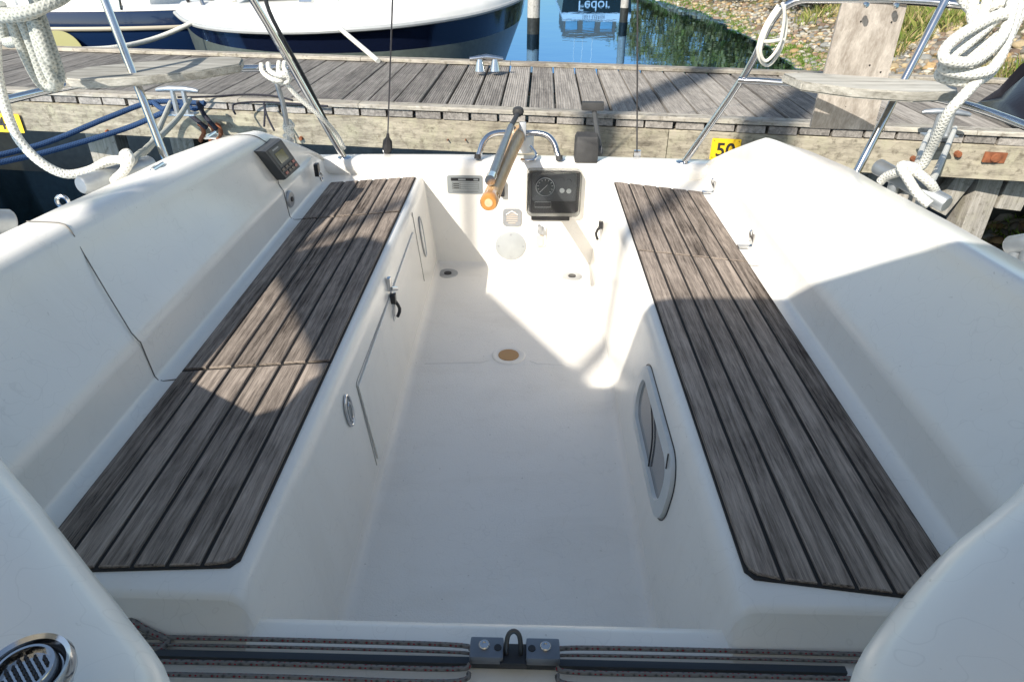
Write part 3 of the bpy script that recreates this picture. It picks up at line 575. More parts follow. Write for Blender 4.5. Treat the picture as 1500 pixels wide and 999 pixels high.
m=MB(); m.tube([c+PN*.012+Vector((.0,.01,-.012)),c+PN*.016+Vector((0,.018,-.035)),c+PN*.016+Vector((0,.002,-.045)),c+PN*.012+Vector((0,-.008,-.02))],.003,7,closed=True,smooth=4); m.build('clip_ring',STEEL,cl)
# hinges on left coaming top
for px,py in((232,247),(30,340),(310,200)):
    p=atz(px,py,.752); m=MB(); m.box(p,(.035,.05,.006),Matrix.Rotation(rad(12),3,'Z'),bev=.002); m.tube([p+Vector((-.0,-.03,.005)),p+Vector((0,.03,.005))],.005,8); m.build('lid_hinge',STEEL,Y0)
# shallow grooves on right coaming top
m=MB()
for a,b in(((1450,360),(1432,370)),((1487,378),(1471,393))): m.tube([atz(*a,.7505),atz(*b,.7505)],.0018,6)
m.build('coaming_groove',GEL,Y0)
# drop-shaped pads on bridge deck corners are part of bench front; winch on left shoulder
wc=atz(32,978,.86); m=MB(); wm=Matrix.Translation((wc.x,wc.y,.84))
WS=.66
m.lathe([(a*WS,b) for a,b in [(.052,-.16),(.050,-.10),(.034,-.07),(.032,-.02),(.042,.0),(.048,.006),(.049,.013),(.046,.018),(.041,.016),(.039,.008)]],wm,48); wi=m.build('winch',STEEL,Y0)
m=MB(); m.lathe([(a*WS,b) for a,b in [(.034,.004),(.034,.015),(.031,.019),(.028,.019),(.026,.013),(.0,.013)]],wm,40); m.build('winch_cap',STEEL,wi)
m=MB()
for i in range(9):
    for j in range(5):
        x=-.014+i*.0035; y=-.012+j*.006+(.003 if i%2 else 0)
        if x*x+y*y<.00022: m.box((wc.x+x,wc.y+y,.8545),(.0014,.0042,.002),Matrix.Rotation(.4,3,'Z'))
m.build('winch_cap_lettering',BLACK,wi)
m=MB(); m.tube([(wc.x+.0385*WS*math.cos(a),wc.y+.0385*WS*math.sin(a),.847) for a in np.linspace(0,2*math.pi,30,endpoint=False)],.0025,6,closed=True); m.build('winch_gap',BLACK,wi)
# ---------------------------------------------------- pushpit
r_=.0135
def tubeobj(P,r,name,mat=STEEL,par=Y0,sm=0,n=12): m=MB(); m.tube(P,r,n,smooth=sm); return m.build(name,mat,par)
B1=aty(1000,240,2.90); B1.z=.47; A1=aty(1092,108,2.80); C1=aty(1132,30,2.72); D1=aty(1165,3,2.68)
tubeobj([B1,A1,C1,D1,aty(1210,0,2.66),aty(1330,2,2.60),aty(1430,10,2.5),aty(1560,22,2.2),aty(1700,60,1.9)],r_,'pushpit_rail',sm=4)
B2=aty(1256,250,2.36); T2=aty(1384,2,2.55); dd=(B2-T2); tubeobj([B2+dd*.35,B2,T2],r_,'pushpit_leg')
tubeobj([aty(1082,118,2.80),aty(1150,122,2.72),aty(1300,135,2.5),aty(1405,152,2.3),aty(1500,184,2.05),aty(1620,235,1.8)],.0125,'pushpit_lower_rail',sm=4)
m=MB(); m.lathe([(.032,0),(.030,.004),(.018,.008)],Matrix.Translation((B1.x,B1.y,.479)),20); m.build('rail_foot',STEEL,Y0)
BL1=aty(505,230,2.90); BL1.z=.47
tubeobj([BL1,aty(437,115,2.82),aty(397,45,2.75),aty(352,-30,2.68)],r_,'pushpit_rail',sm=4)
tubeobj([aty(500,222,2.93),aty(448,118,2.86),aty(400,30,2.80),aty(388,-5,2.8)],.008,'antenna_cable',BLACK,sm=4,n=8)
m=MB(); m.lathe([(.032,0),(.030,.004),(.018,.008)],Matrix.Translation((BL1.x,BL1.y,.479)),20); m.build('rail_foot',STEEL,Y0)
B=aty(240,226,2.36); T=aty(150,-8,2.45); tubeobj([B+(B-T)*.35,B,T],r_,'pushpit_leg')
tubeobj([T,aty(60,-40,2.2),aty(-60,-40,1.9)],r_,'pushpit_rail')
tubeobj([aty(-90,170,1.85),aty(0,149,2.05),aty(100,127,2.3),aty(230,108,2.55),aty(350,101,2.72),aty(432,101,2.82)],.0125,'pushpit_lower_rail',sm=4)
tubeobj([aty(400,104,2.78),aty(414,150,2.8),aty(424,200,2.82),aty(427,240,2.84)],.010,'rail_brace',GALV)
# corner seats
def plank(px,z,name,th=.03):
    m=MB(); P=[atz(a,b,z) for a,b in px]; 
    bm=bmesh.new(); lo=[bm.verts.new(p-Vector((0,0,th))) for p in P]; hi=[bm.verts.new(p) for p in P]; bm.faces.new(hi); bm.faces.new(lo[::-1])
    for i in range(len(P)): j=(i+1)%len(P); bm.faces.new((lo[i],lo[j],hi[j],hi[i]))
    bmesh.ops.bevel(bm,geom=bm.edges[:],offset=.005,segments=2,affect='EDGES'); bm.verts.index_update(); m.add([v.co.copy() for v in bm.verts],[[v.index for v in f.verts] for f in bm.faces]); bm.free()
    return m.build(name,SEATW,Y0,40)
plank([(1146,108),(1180,106),(1275,113),(1370,119),(1402,126),(1404,134),(1340,136),(1250,130),(1175,120)],.90,'corner_seat')
plank([(94,107),(130,98),(230,89),(330,83),(356,85),(352,94),(290,104),(200,113),(120,117),(95,115)],.90,'corner_seat')
# hanging board
m=MB(); q=[aty(1237,6,2.62),aty(1334,6,2.58),aty(1283,193,2.72),aty(1189,190,2.76)]
nn=(q[1]-q[0]).cross(q[2]-q[1]).normalized(); nn=nn if nn.y<0 else -nn
q=[v+Vector((0,.02,0)) for v in q]; m.poly(q,-nn*.022); hb=m.build('motor_board',BOARDW,Y0)
for px,py in((1269,8),(1313,9)): p=aty(px,py,2.575); m=MB(); m.lathe([(.009,-.008),(.009,.004),(.005,.009)],frame(p,(1,0,0),(0,0,1)),14); m.build('bolt',STEEL,hb)
m=MB()
for px,py in((1261,32),(1306,33),(1274,96),(1290,106),(1212,151),(1239,156),(1211,160)): 
    d=ray(px,py); t=(q[0]-CAM).dot(nn)/d.dot(nn); p=CAM+d*t; m=MB(); m.lathe([(.0035,-.001),(.003,.0015)],frame(p,(1,0,0),(0,0,1)),8); m.build('screw_hole',INK,hb)
# deck cleats
def cleat(a,b,r,nm='mooring_cleat'):
    m=MB(); d=(b-a).normalized(); m.tube([a,a+d*.006,b-d*.006,b],[r*.85,r,r,r*.85],18)
    o=m.build(nm,GALV,Y0); m=MB(); 
    for t in(.3,.7): p=a.lerp(b,t); m.tube([p,Vector((p.x,p.y,.45))],.018,12)
    m.build('cleat_post',GALV,o); return o
cleat(aty(118,272,1.98),aty(222,240,2.22),.028); cleat(aty(1284,243,2.25),aty(1387,300,2.02),.026)
cleat(aty(-40,325,1.72),aty(18,325,1.80),.035); cleat(aty(1478,360,1.74),aty(1530,352,1.66),.026)
m=MB(); p=aty(92,296,1.95); m.tube([p+Vector((.018*math.cos(a),0,.018*math.sin(a))) for a in np.linspace(0,2*math.pi,20,endpoint=False)],.006,8,closed=True); m.tube([p+Vector((0,0,-.02)),p+Vector((0,0,-.2))],.008,8); m.build('eye_bolt',STEEL,Y0)
# backstay bridle
for px,bx,by in((575,567,228),(934,933,228)):
    bp=aty(bx,by,2.99); tp=aty(px,0,2.66); d=tp-bp; top=bp+d*3.2
    tubeobj([bp,top,Vector((CX,-2.6,11.3))],.0032,'backstay_wire',plain('wire',(.10,.10,.11),.35,.7),n=6)
    if px<700:
        k=bp+d*.06; m=MB(); dn=d.normalized(); m.tube([bp+d*.02,bp+d*.06,bp+d*.11,bp+d*.14,bp+d*.17],[.012,.022,.020,.008,.005],12); m.build('backstay_block',BLACK,Y0)
    m=MB(); m.box(Vector((bp.x,bp.y,.488)),(.03,.02,.03),bev=.003); m.build('chainplate',STEEL,Y0)

# ============================================================ JETTY
JT=empty('jetty',(0,4.8,-.6),'weathered grey timber jetty with ribbed boards crossing behind the yacht','jetty')
def D(s,w,z): return Vector((s+.02*w,3.99-.125*s-.006*(max(0,s)**2)+w*1.0,z))
W=1.66
m=MB(); pitch=.164; 
for i in range(-56,36):
    s0=i*pitch+.012+random.uniform(-.002,.002); s1=s0+pitch-.015+random.uniform(-.003,.002); zt=.42+random.uniform(-.003,.003); n=10; P=[]
    for k in range(n):
        u=s0+(s1-s0)*k/n; w=(s1-s0)/n; P+=[(u+.0*w,zt-.003),(u+.14*w,zt),(u+.66*w,zt),(u+.8*w,zt-.003)]
    P+=[(s1,zt-.003),(s1,zt-.04),(s0,zt-.04)]
    w0=random.uniform(-.004,.004); r0=[D(s,w0,z) for s,z in P]; r1=[D(s,W+random.uniform(-.005,.005),z) for s,z in P]; L=len(P)
    m.add(r0+r1,[(j,(j+1)%L,(j+1)%L+L,j+L) for j in range(L)]+[tuple(range(L))[::-1],tuple(range(L,2*L))])
m.build('deck_boards',DOCKW,JT,30)
def railing(s0,s1,w0,w1,z0,z1,name,mat,seg=None,gap=.004):
    m=MB(); cuts=seg or [s0,s1]
    for a,b in zip(cuts,cuts[1:]):
        b2=b-gap; n=max(2,int((b2-a)/.12)); rows=[]
        for i in range(n+1):
            s=a+(b2-a)*i/n; j=lambda: noise.noise((s*9,w0*5,z1*7))*.0035; rows.append([D(s,w0+j(),z0),D(s,w0+j(),z1-.006),D(s,w0+.006,z1+j()*.5),D(s,w1-.006,z1+j()*.5),D(s,w1-j(),z1-.006),D(s,w1,z0)])
        m.grid(rows,True); m.add(rows[0],[tuple(range(6))]); m.add(rows[-1],[tuple(range(6))])
    return m.build(name,mat,JT,40)
railing(-9,6,-.012,.085,.4245,.447,'kerb_plank',KERBW,[-9,-5.8,-1.72,-.98,1.9,2.35,6])
railing(-9,6,W-.07,W+.03,.4245,.450,'kerb_plank',KERBW,[-9,-4.2,-1.35,-.16,2.1,6])
railing(-9,6,.0,.09,.195,.374,'edge_beam',BEAMW,[-9,-4.6,.8,6]); railing(-9,6,W-.1,W-.01,.195,.374,'edge_beam',BEAMW)
railing(-9,6,.8,.9,.22,.374,'centre_beam',BEAMW)
railing(-9,6,W-.16,W-.12,-1.3,.37,'added_dark_screen',WETW)  # unseen screen added under the jetty to keep the water there dark
def post(s,w,r=.11,br=True):
    m=MB(); p=D(s,w,0); m.box((p.x,p.y,-.55),(r*1.7,r*1.7,1.9),Matrix.Rotation(.12,3,'Z'),bev=.012); o=m.build('support_post',PILEW,JT)
for s in(-6.2,-2.9,.2): post(s,.35)
for s in(-6.2,-2.9,.2,2.5): post(s,1.4)
# the visible support trestle on the right
p=aty(1447,262,3.80); m=MB(); m.box((p.x+.0,p.y+.05,-.62),(.15,.15,1.7),Matrix.Rotation(.1,3,'Z'),bev=.01); m.build('support_post',PILEW,JT)
m=MB(); m.box((p.x+.17,p.y+.03,.09),(.15,.12,.22),Matrix.Rotation(rad(6),3,'Y'),bev=.01); m.build('packing_block',PILEW,JT)
m=MB(); m.box((p.x-.16,p.y+.03,.07),(.11,.07,.26),Matrix.Rotation(rad(24),3,'Y'),bev=.01); m.build('packing_block',PILEW,JT)
m=MB(); m.box((p.x-.45,p.y+.14,-.1),(.9,.07,.13),Matrix.Rotation(rad(-38),3,'Y'),bev=.008); m.build('brace',PILEW,JT)
# rusty bolts and plates
def bolt(px,py,r,plate=None):
    s=aty(px,py,3.9); 
    for _ in range(6): s=aty(px,py,D(s.x,-.008,0).y)
    m=MB()
    if plate: m.box(s,(plate[0],.014,plate[1]),Matrix.Rotation(rad(2),3,'Y'),bev=.003)
    m.lathe([(r,-.01),(r,.012),(r*.8,.018)],frame(s+Vector((0,-.0,0)),(1,0,0),(0,0,1)),8 if not plate else 16); m.build('rusty_bolt',RUST,JT)
bolt(1457,231,.026,(.115,.055)); bolt(1403,226,.018); bolt(1338,233,.016); bolt(441,203,.012); bolt(157,192,.008); bolt(656,205,.004); bolt(682,205,.004)
for px in(293,308,318):
    p=aty(px,190,4.08); p=aty(px,190,D(p.x,-.02,0).y); m=MB(); m.tube([p+Vector((0,0,.03)),p+Vector((.02,-.01,.02)),p+Vector((.025,-.015,-.02)),p+Vector((0,-.01,-.05)),p+Vector((-.012,0,-.07))],.013,8,smooth=3); m.build('rusty_shackle',RUST,JT)
# jetty cleats
def jcleat(pa,pb,w,zb=.447):
    s=atz(*pa,.55);e=atz(*pb,.55); c=(s+e)/2; m=MB(); zt=.56; a=Vector((s.x,s.y,zt)); b=Vector((e.x,e.y,zt)); dd=(b-a)
    m.tube([a-Vector((0,0,.004)),a+dd*.06,a+dd*.3+Vector((0,0,.006)),a+dd*.7+Vector((0,0,.006)),b-dd*.06,b-Vector((0,0,.004))],[.008,.012,.015,.015,.012,.008],12)
    for t in(.38,.64): q=a+dd*t; m.tube([q,Vector((q.x,q.y,zb+.01)),Vector((q.x,q.y,zb))],[.013,.015,.024],10)
    m.box((c.x,c.y,zb+.004),(.16,.07,.01),bev=.003); m.build('dock_cleat',GALV,JT)
jcleat((229,134),(291,136),0,.43); jcleat((1350,167),(1421,171),0); 
p0=atz(692,98,.45); m=MB(); a=atz(688,87,.53); b=atz(737,87,.53)
m.tube([a,a.lerp(b,.5)+Vector((0,0,.012)),b],[.014,.022,.014],12); 
for t in(.3,.75): q=a.lerp(b,t); m.tube([q,Vector((q.x,q.y,.45))],[.022,.04],12)
m.build('dock_cleat',STEEL,JT)
# number signs
def sign(px0,px1,pyt,zc,body,label):
    c=aty((px0+px1)/2,pyt+15,3.9)
    for _ in range(5): c=aty((px0+px1)/2,pyt+15,D(c.x,-.012,0).y)
    a=aty(px0,pyt,c.y);b=aty(px1,pyt,c.y); w=(b-a).length; h=.118; c=Vector(((a.x+b.x)/2,c.y,a.z-h/2))
    e=Vector((1,-.125,0)).normalized(); n=Vector((-.125,-1,0)).normalized()
    o=MB(); M=frame(c+n*.004,e,(0,0,1)); o.poly([M@Vector((x,y,0)) for x,y in rrect(w,h,.006)],n*.003); g=o.build('berth_sign',YEL,None,origin=tuple(c)); tag(g,label,'sign','yellow berth number signs')
    text(body,.105,'sign_lettering',INK,frame(c+n*.0085,e,(0,0,1))@Matrix.Translation((0,-.006,0)),g,bold=.002)
    mm=MB(); 
    for x in(-w/2+.012,w/2-.012):
        for y in(-h/2+.012,h/2-.012): mm.lathe([(.003,0),(.0025,.002)],M@Matrix.Translation((x,y,.003)),8)
    mm.build('nail',RUST,g)
sign(1044,1086,203,0,'50','yellow berth sign reading 50 nailed to the jetty beam, half hidden by the right coaming')
sign(-22,30,166,0,'48','yellow berth sign at the far left of the jetty beam, crossed by a hanging rope')
# dark tarp on jetty, right
m=MB(); base=[atz(1428,153,.45),atz(1475,146,.45),atz(1500,120,.45),atz(1560,110,.45),atz(1600,190,.45),atz(1500,190,.45)]
c=sum(base,Vector())/6; rows=[]
for k,(f,h) in enumerate(((1,.0),(.92,.06),(.6,.17),(.25,.22),(.02,.21))):
    rows.append([c+(p-c)*f*(1+.1*noise.noise(p*5+Vector((k,0,0))))+Vector((0,0,h*(1+.4*noise.noise(p*7))*(0.25 if i==0 else 1))) for i,p in enumerate([q for j in range(6) for q in(base[j],(base[j]+base[(j+1)%6])/2)])])
m.grid(rows,True); o=m.build('black_sack',plain('black_sheet',(.012,.012,.016),.35,bump=.8,bscale=40),None,70,origin=tuple(c)); tag(o,'crumpled black plastic bag lying on the jetty at the right edge','bag')
# ============================================================ ROPES
def rope(P,r,mat,name,label,cat='rope',group=None,sm=6,n=10,parts=None):
    m=MB()
    for q in P: m.tube(q,r,n,smooth=sm)
    o=m.build(name,mat,None,60,origin=tuple(P[0][0])); tag(o,label,cat,group); return o
A=aty
rope([[A(0,5,2.1),A(8,60,2.12),A(45,62,2.06) ,A(85,120,2.12),A(60,123,2.1),A(28,60,2.05),A(12,15,2.02)],
      [A(5,20,2.0),A(30,20,1.96),A(65,10,1.97),A(95,-5,2.02),A(110,-30,2.1)],
      [A(-20,28,2.0),A(10,25,1.97),A(40,22,1.98),A(70,8,2.02)],
      [A(30,25,2.03),A(48,70,2.05),A(66,120,2.06),A(80,124,2.05),A(72,90,2.0),A(52,30,2.0)],
      [A(42,10,2.02),A(58,70,2.0),A(78,118,2.0),A(86,108,2.03),A(64,40,2.04),A(50,0,2.06)]],.0155,ROPED,'rope_coil','grey green weathered rope coil hung from the left stern rail','rope coil',sm=7)
rope([[A(-6,60,2.0),A(-4,105,2.0),A(6,150,2.0),A(16,180,2.0),A(30,208,2.0),A(60,238,2.0),A(95,255,2.02),A(130,250,2.05),A(158,236,2.07),A(180,236,2.06),A(182,250,2.04),A(160,268,2.08),A(142,276,2.12)],
      [A(186,224,2.03),A(190,235,2.01),A(178,255,2.02),A(150,278,2.1)],[A(186,224,2.03),A(181,228,2.08),A(185,240,2.12),A(190,258,2.2)]],.0135,ROPEW,'mooring_rope','pale thick rope looping from the left stern rail down to the left deck cleat',sm=7)
rope([[A(250,150,4.08),A(238,178,3.6),A(222,212,2.8),A(205,226,2.3),A(190,240,2.1)],[A(278,146,4.02),A(262,172,3.5),A(235,200,2.9),A(210,224,2.4),A(200,250,2.15)]],.013,ROPED,'mooring_line','doubled grey mooring line from the left jetty cleat to the yacht\'s left quarter',sm=6)
rope([[A(-60,240,3.4),A(60,212,3.7),A(160,172,3.95),A(225,150,4.08),A(300,152,4.08)],[A(-60,250,3.3),A(60,225,3.6),A(180,190,3.9),A(240,165,4.0),A(270,156,4.05)],[A(225,150,4.08),A(240,160,4.0),A(262,150,4.05),A(285,160,4.05),A(300,150,4.1)]],.015,ROPEB,'blue_mooring_line','pair of dark blue ropes running left from the left jetty cleat',sm=6)
rope([[A(383,94,2.74),A(385,106,2.72),A(398,116,2.70),A(412,118,2.70),A(408,104,2.72),A(409,92,2.76)],[A(393,94,2.74),A(395,104,2.7),A(408,111,2.69),A(420,110,2.70),A(416,100,2.74),A(417,92,2.77)],[A(402,120,2.72),A(412,108,2.69),A(424,116,2.7),A(414,122,2.71),A(400,115,2.71)],
      [A(418,120,2.72),A(436,142,2.74),A(470,172,2.78),A(492,196,2.85),A(504,218,2.88)]],.0095,ROPEW,'tied_line','thin white line knotted round the left lower rail beside the steel upright',sm=6)
rope([[A(417,178,2.83),A(428,184,2.82),A(419,190,2.81),A(427,196,2.82),A(421,203,2.83),A(428,208,2.85)],[A(426,178,2.82),A(418,186,2.82),A(426,194,2.81),A(418,200,2.84)]],.012,ROPEW,'rope_knot','small white rope knot above the left coaming on a rail brace','knot')
rope([[A(1430,-20,2.1),A(1424,20,2.08),A(1432,40,2.06),A(1444,10,2.08),A(1452,-20,2.1)],
      [A(1475,20,2.0),A(1450,28,2.0),A(1402,55,1.97),A(1382,78,1.95),A(1392,90,1.94),A(1430,88,1.95),A(1470,50,1.99),A(1486,-10,2.05)],
      [A(1470,18,2.02),A(1420,62,2.0),A(1384,92,1.98),A(1388,104,1.97),A(1430,108,1.96),A(1462,90,1.98),A(1495,0,2.05)],
      [A(1478,40,2.03),A(1440,70,2.03),A(1380,104,2.02),A(1386,116,2.0),A(1424,120,1.98),A(1452,105,2.0),A(1475,60,2.02),A(1508,-10,2.1)],
      [A(1460,22,2.04),A(1430,60,2.06),A(1400,78,2.05),A(1420,96,2.03),A(1450,80,2.03)],
      [A(1405,-10,2.12),A(1425,15,2.1),A(1460,8,2.08),A(1500,-5,2.1)]],.0145,ROPEW,'rope_coil','thick white rope coil hung from the right stern rail','rope coil',sm=7,n=12)
rope([[A(1438,112,1.98),A(1410,142,1.95),A(1390,165,1.96),A(1375,195,2.0),A(1362,222,2.05),A(1348,245,2.08),A(1325,250,2.1),A(1300,258,2.16),A(1290,266,2.18)],
      [A(1345,247,2.08),A(1320,243,2.1),A(1330,262,2.06),A(1345,285,2.03),A(1362,300,2.0)],[A(1340,250,2.06),A(1362,268,2.05),A(1370,280,2.07)]],.0145,ROPEW,'mooring_rope','pale rope dropping from the right coil to the right deck cleat',sm=6)
rope([[A(1364,190,3.72),A(1352,215,3.2),A(1345,238,2.4),A(1338,250,2.1)],[A(1399,188,3.72),A(1385,222,3.0),A(1370,255,2.3),A(1362,268,2.1)]],.012,ROPEW,'mooring_line','pair of thin pale lines from the right jetty cleat to the yacht\'s right quarter',sm=5)
rope([[A(1140,8,2.68),A(1120,40,2.7),A(1110,72,2.72),A(1116,92,2.74),A(1128,95,2.74),A(1144,72,2.72),A(1152,38,2.7),A(1146,5,2.68)],[A(1143,12,2.66),A(1124,42,2.68),A(1114,74,2.7),A(1122,90,2.72),A(1140,70,2.7),A(1148,36,2.68),A(1149,8,2.66)],[A(1117,61,2.7),A(1130,61,2.68),A(1147,58,2.7)]],.006,plain('white_cord',(.74,.72,.64),.7,var=.1),'cord_loop','thin white cord loop hanging on the right stern rail over the bank','cord')
rope([[A(1040+300,2,6.4)]*1] and [[A(62,72,6.2),A(110,73,6.3),A(170,70,6.5),A(230,56,6.9),A(290,30,7.2),A(345,2,7.6)]],.022,ROPEW,'stern_line','slack white rope from the left of the jetty up to the motor boat\'s stern corner',sm=6)
rope([[A(455,2,7.4),A(475,20,7.0),A(500,44,6.3),A(528,68,5.95),A(554,90,5.68)]],.020,ROPEW,'spring_line','straight white rope from the motor boat\'s side deck to the jetty edge',sm=4)
rope([[A(260,143,4.1),A(310,142,4.2),A(360,139,4.3),A(400,141,4.25),A(428,147,4.15)],[A(345,168,4.04),A(341,158,4.06),A(348,152,4.1),A(390,150,4.15),A(480,156,4.1)],[A(387,186,3.98),A(388,160,4.03),A(386,150,4.1)],[A(402,192,3.97),A(392,172,4.0),A(387,155,4.04)]],.006,ROPEK,'trailing_cord','thin black cord trailing over the jetty edge right of the left cleat',cat='cord',sm=5,n=7)
rope([[A(290,150,4.08),A(300,170,4.0),A(318,190,3.98)],[A(262,155,4.05),A(290,178,4.0),A(303,188,3.99)]],.013,ROPEK,'chain_line','dark line tied between the left jetty cleat and rusty shackles',sm=4)
# ============================================================ BOATS BEHIND
def boat_side(name,rub,bottom_mat,sections,parent): pass
MBt=empty('motor_boat',(-1.4,7.6,-.6),'white motor boat with a dark navy band moored behind the jetty, bow to the right','motor boat')
rub=[A(262,20,8.0),A(275,31,7.5),A(300,40,7.0),A(350,46,6.6),A(430,48,6.42),A(520,44,6.42),A(600,37,6.55),A(680,25,6.9),A(730,12,7.3),A(762,-2,7.85),A(772,-14,8.3)]
R_,_=spline(rub,[1]*len(rub),5,False)
cyl=8.35
def inset(p,d):  # move towards boat centreline
    c=Vector((-1.5,cyl,p.z)); v=(c-p); v.z=0; v.x*=.25; return p+v.normalized()*d
band=[inset(p,.05)+Vector((0,0,-.32*interp(p.x,[(-3.5,.4),(-1.5,.6),(.1,.75)]))) for p in R_]
wl=[inset(p,.22)+Vector((interp(p.x,[(-1,0),(.2,-.38)]),0,-.6-p.z-.03)) for p in R_]; 
low=[inset(p,.35)+Vector((interp(p.x,[(-1,0),(.2,-.5)]),0,-1.0-p.z)) for p in R_]
m=MB(); m.grid([R_,[lerp(a,b,.5) for a,b in zip(R_,band)],band]); m.build('topside_band',NAVY,MBt)
m=MB(); m.grid([band,[lerp(a,b,.5) for a,b in zip(band,wl)],wl,low]); m.build('lower_hull',GREENH,MBt)
g1=[inset(p,-.03)+Vector((0,0,.0)) for p in R_]; g2=[inset(p,-.02)+Vector((0,0,.05)) for p in R_]; g3=[inset(p,.05)+Vector((0,0,.11)) for p in R_]; g4=[inset(p,.15)+Vector((0,0,.13)) for p in R_]
dkc=[inset(p,.55)+Vector((0,0,.17)) for p in R_]; dk2=[Vector((p.x,cyl,p.z+.22)) for p in R_]
m=MB(); m.grid([R_,g1,g2,g3,g4,dkc,dk2]); m.build('deck',plain('boat_deck',(.60,.60,.58),.35,var=.06,bscale=12),MBt,50)
m=MB(); m.tube([inset(p,-.035)+Vector((0,0,.005)) for p in R_],.022,8); m.build('rub_rail',LGREY,MBt)
# far half of the hull so the boat is whole
far=[[Vector((q.x,2*cyl-q.y,q.z)) for q in r] for r in(dk2,dkc,g3,R_,band,wl,low)]
m=MB(); m.grid(far); m.build('far_side',WHITEP,MBt)
m=MB(); cab=[(-2.9,7.35),(-.9,7.3),(-.35,7.8),(-.2,cyl),(-.35,8.9),(-.9,9.4),(-2.9,9.35)]
m.grid([[(x,y,.75) for x,y in cab],[(lerp(x,-1.8,.04),lerp(y,cyl,.05),.98) for x,y in cab]],True); cb=m.build('cabin',WHITEP,MBt)
m=MB(); m.grid([[(lerp(x,-1.8,.04),lerp(y,cyl,.05),.98) for x,y in cab],[(lerp(x,-1.8,.12),lerp(y,cyl,.13),1.45) for x,y in cab]],True); m.build('windscreen',DGLASS,cb)
m=MB(); m.poly([(lerp(x,-1.8,.10),lerp(y,cyl,.10),1.45) for x,y in cab],(0,0,.06)); m.build('roof',WHITEP,cb)
for px,yy in((497,7.2),(620,7.15),(686,7.4),(722,7.6)):
    p=A(px,8,yy); m=MB(); m.tube([Vector((p.x,p.y,.66)),Vector((p.x-.04,p.y,1.25))],.014,8); m.build('stanchion',STEEL,MBt)
m=MB(); m.tube([Vector((A(px,8,yy).x-.04,yy,1.25)) for px,yy in((420,7.2),(497,7.2),(620,7.15),(686,7.4),(722,7.6),(760,8.2))],.014,8); m.build('guard_rail',STEEL,MBt)
m=MB(); m.tube([A(-2+448,10,7.15),A(446,5,7.15)],.03,8); m.tube([A(440,3,7.15),A(458,3,7.1)],.022,8); m.build('deck_cleat',STEEL,MBt)
m=MB(); m.tube([A(280,2,7.9)+Vector((.14*math.cos(a)+.1,0,.03*math.sin(a))) for a in np.linspace(0,2*math.pi,20,endpoint=False)],.014,8,closed=True); m.build('fender_hoop',BLACK,MBt)
m=MB(); m.tube([A(300,12,7.6)+Vector((0,0,0)),A(292,-4,7.75)],.02,8); m.build('ladder_post',STEEL,MBt)
# blue sailing boat
NB=empty('blue_sailing_boat',(-6.0,9.2,-.6),'dark blue sailing boat with cream stripe and olive disc, moored at far left','sailing boat')
tr=[(-12.0,9.6),(-10,8.75),(-8,8.4),(-6,8.3),(-4.6,8.45),(-3.7,8.9),(-3.2,9.6)]
T,_=spline([Vector((x,y,0)) for x,y in tr],[1]*7,4,False)
def row(z,ins): return [Vector((p.x+(ins*.5 if p.x<-8 else -ins*.3),p.y+ins*.55,z)) for p in T]
m=MB(); m.grid([row(.50,0),row(.47,-.02),row(.2,.0),row(-.1,.08),row(-.45,.25),row(-.9,.6)]); m.build('hull',BLUEH,NB)
m=MB(); m.grid([row(.345,-.018),row(.30,-.018)]); o=m.build('cove_stripe',CREAM,NB); md=o.modifiers.new('t','SOLIDIFY'); md.thickness=.01
m=MB(); m.grid([row(.50,-.01),row(.56,0),row(.56,.06),row(.52,.08),row(.52,1.2),row(.52,1.8)]); m.build('deck',WHITEP,NB)
p=A(88,74,8.24); 
m=MB(); m.lathe([(.26,0),(.26,.01)],frame((p.x,p.y+.025,p.z-.06),(1,.02,0),(0,.12,1)),36); o=m.build('hull_emblem',OLIVE,NB)
m=MB(); 
for k,(dx,w,h) in enumerate(((-.12,.05,.03),(-.05,.06,.045),(.03,.04,.03),(.11,.07,.05))): m.box((p.x+dx,p.y+.0,p.z-.03),(w,.01,h))
m.build('emblem_marks',INK,o)
m=MB(); m.box((-6.6,9.5,.68),(4.4,1.5,.34),bev=.06); cb=m.build('coachroof',WHITEP,NB)
m=MB(); m.box((-6.4,8.742,.72),(3.6,.02,.16)); m.build('window_band',TARBROWN,cb)
for x in(-7.6,-6.2,-4.6): m=MB(); m.tube([(x,8.45,.52),(x+.06,8.45,1.15)],.016,8); m.build('stanchion',STEEL,NB)
m=MB(); m.tube([(-7.6,8.45,1.13),(-4.5,8.45,1.13)],.008,6); m.build('guard_wire',STEEL,NB)
m=MB(); m.tube([(-6.6,9.4,.8),(-6.6,9.4,11)],.07,10); m.build('mast',ALU,NB)
# black barge-like cruiser whose reflection shows
CR=empty('river_cruiser',(1.9,26,-.6),'black sterned cruiser farther out whose name and cabin show mirrored in the water','cruiser')
cx_=2.35; yb=26.0; zw=-.6
m=MB(); m.poly([(cx_-1.12,yb,zw-.2),(cx_+1.12,yb,zw-.2),(cx_+1.2,yb,zw+.5),(cx_-1.2,yb,zw+.5)],(0,7,0)); m.build('hull',DARKHULL,CR)
m=MB(); m.poly([(cx_-1.2,yb-.03,zw+.503),(cx_+1.2,yb-.03,zw+.503),(cx_+1.16,yb-.03,zw+.72),(cx_-1.16,yb-.03,zw+.72)],(0,7,0)); m.build('bulwark',WHITEP,CR)
m=MB(); m.poly([(cx_-1.1,yb+.3,zw+.723),(cx_+.75,yb+.3,zw+.723),(cx_+.72,yb+.3,zw+1.32),(cx_-1.1,yb+.3,zw+1.32)],(0,4,0)); cb=m.build('cabin',TARBROWN,CR)
for x in(-.82,-.22,.40): m=MB(); m.box((cx_+x,yb+.29,zw+.93),(.42,.03,.28),bev=.01); m.build('window',plain('pale_window',(.18,.33,.42),.1),cb)
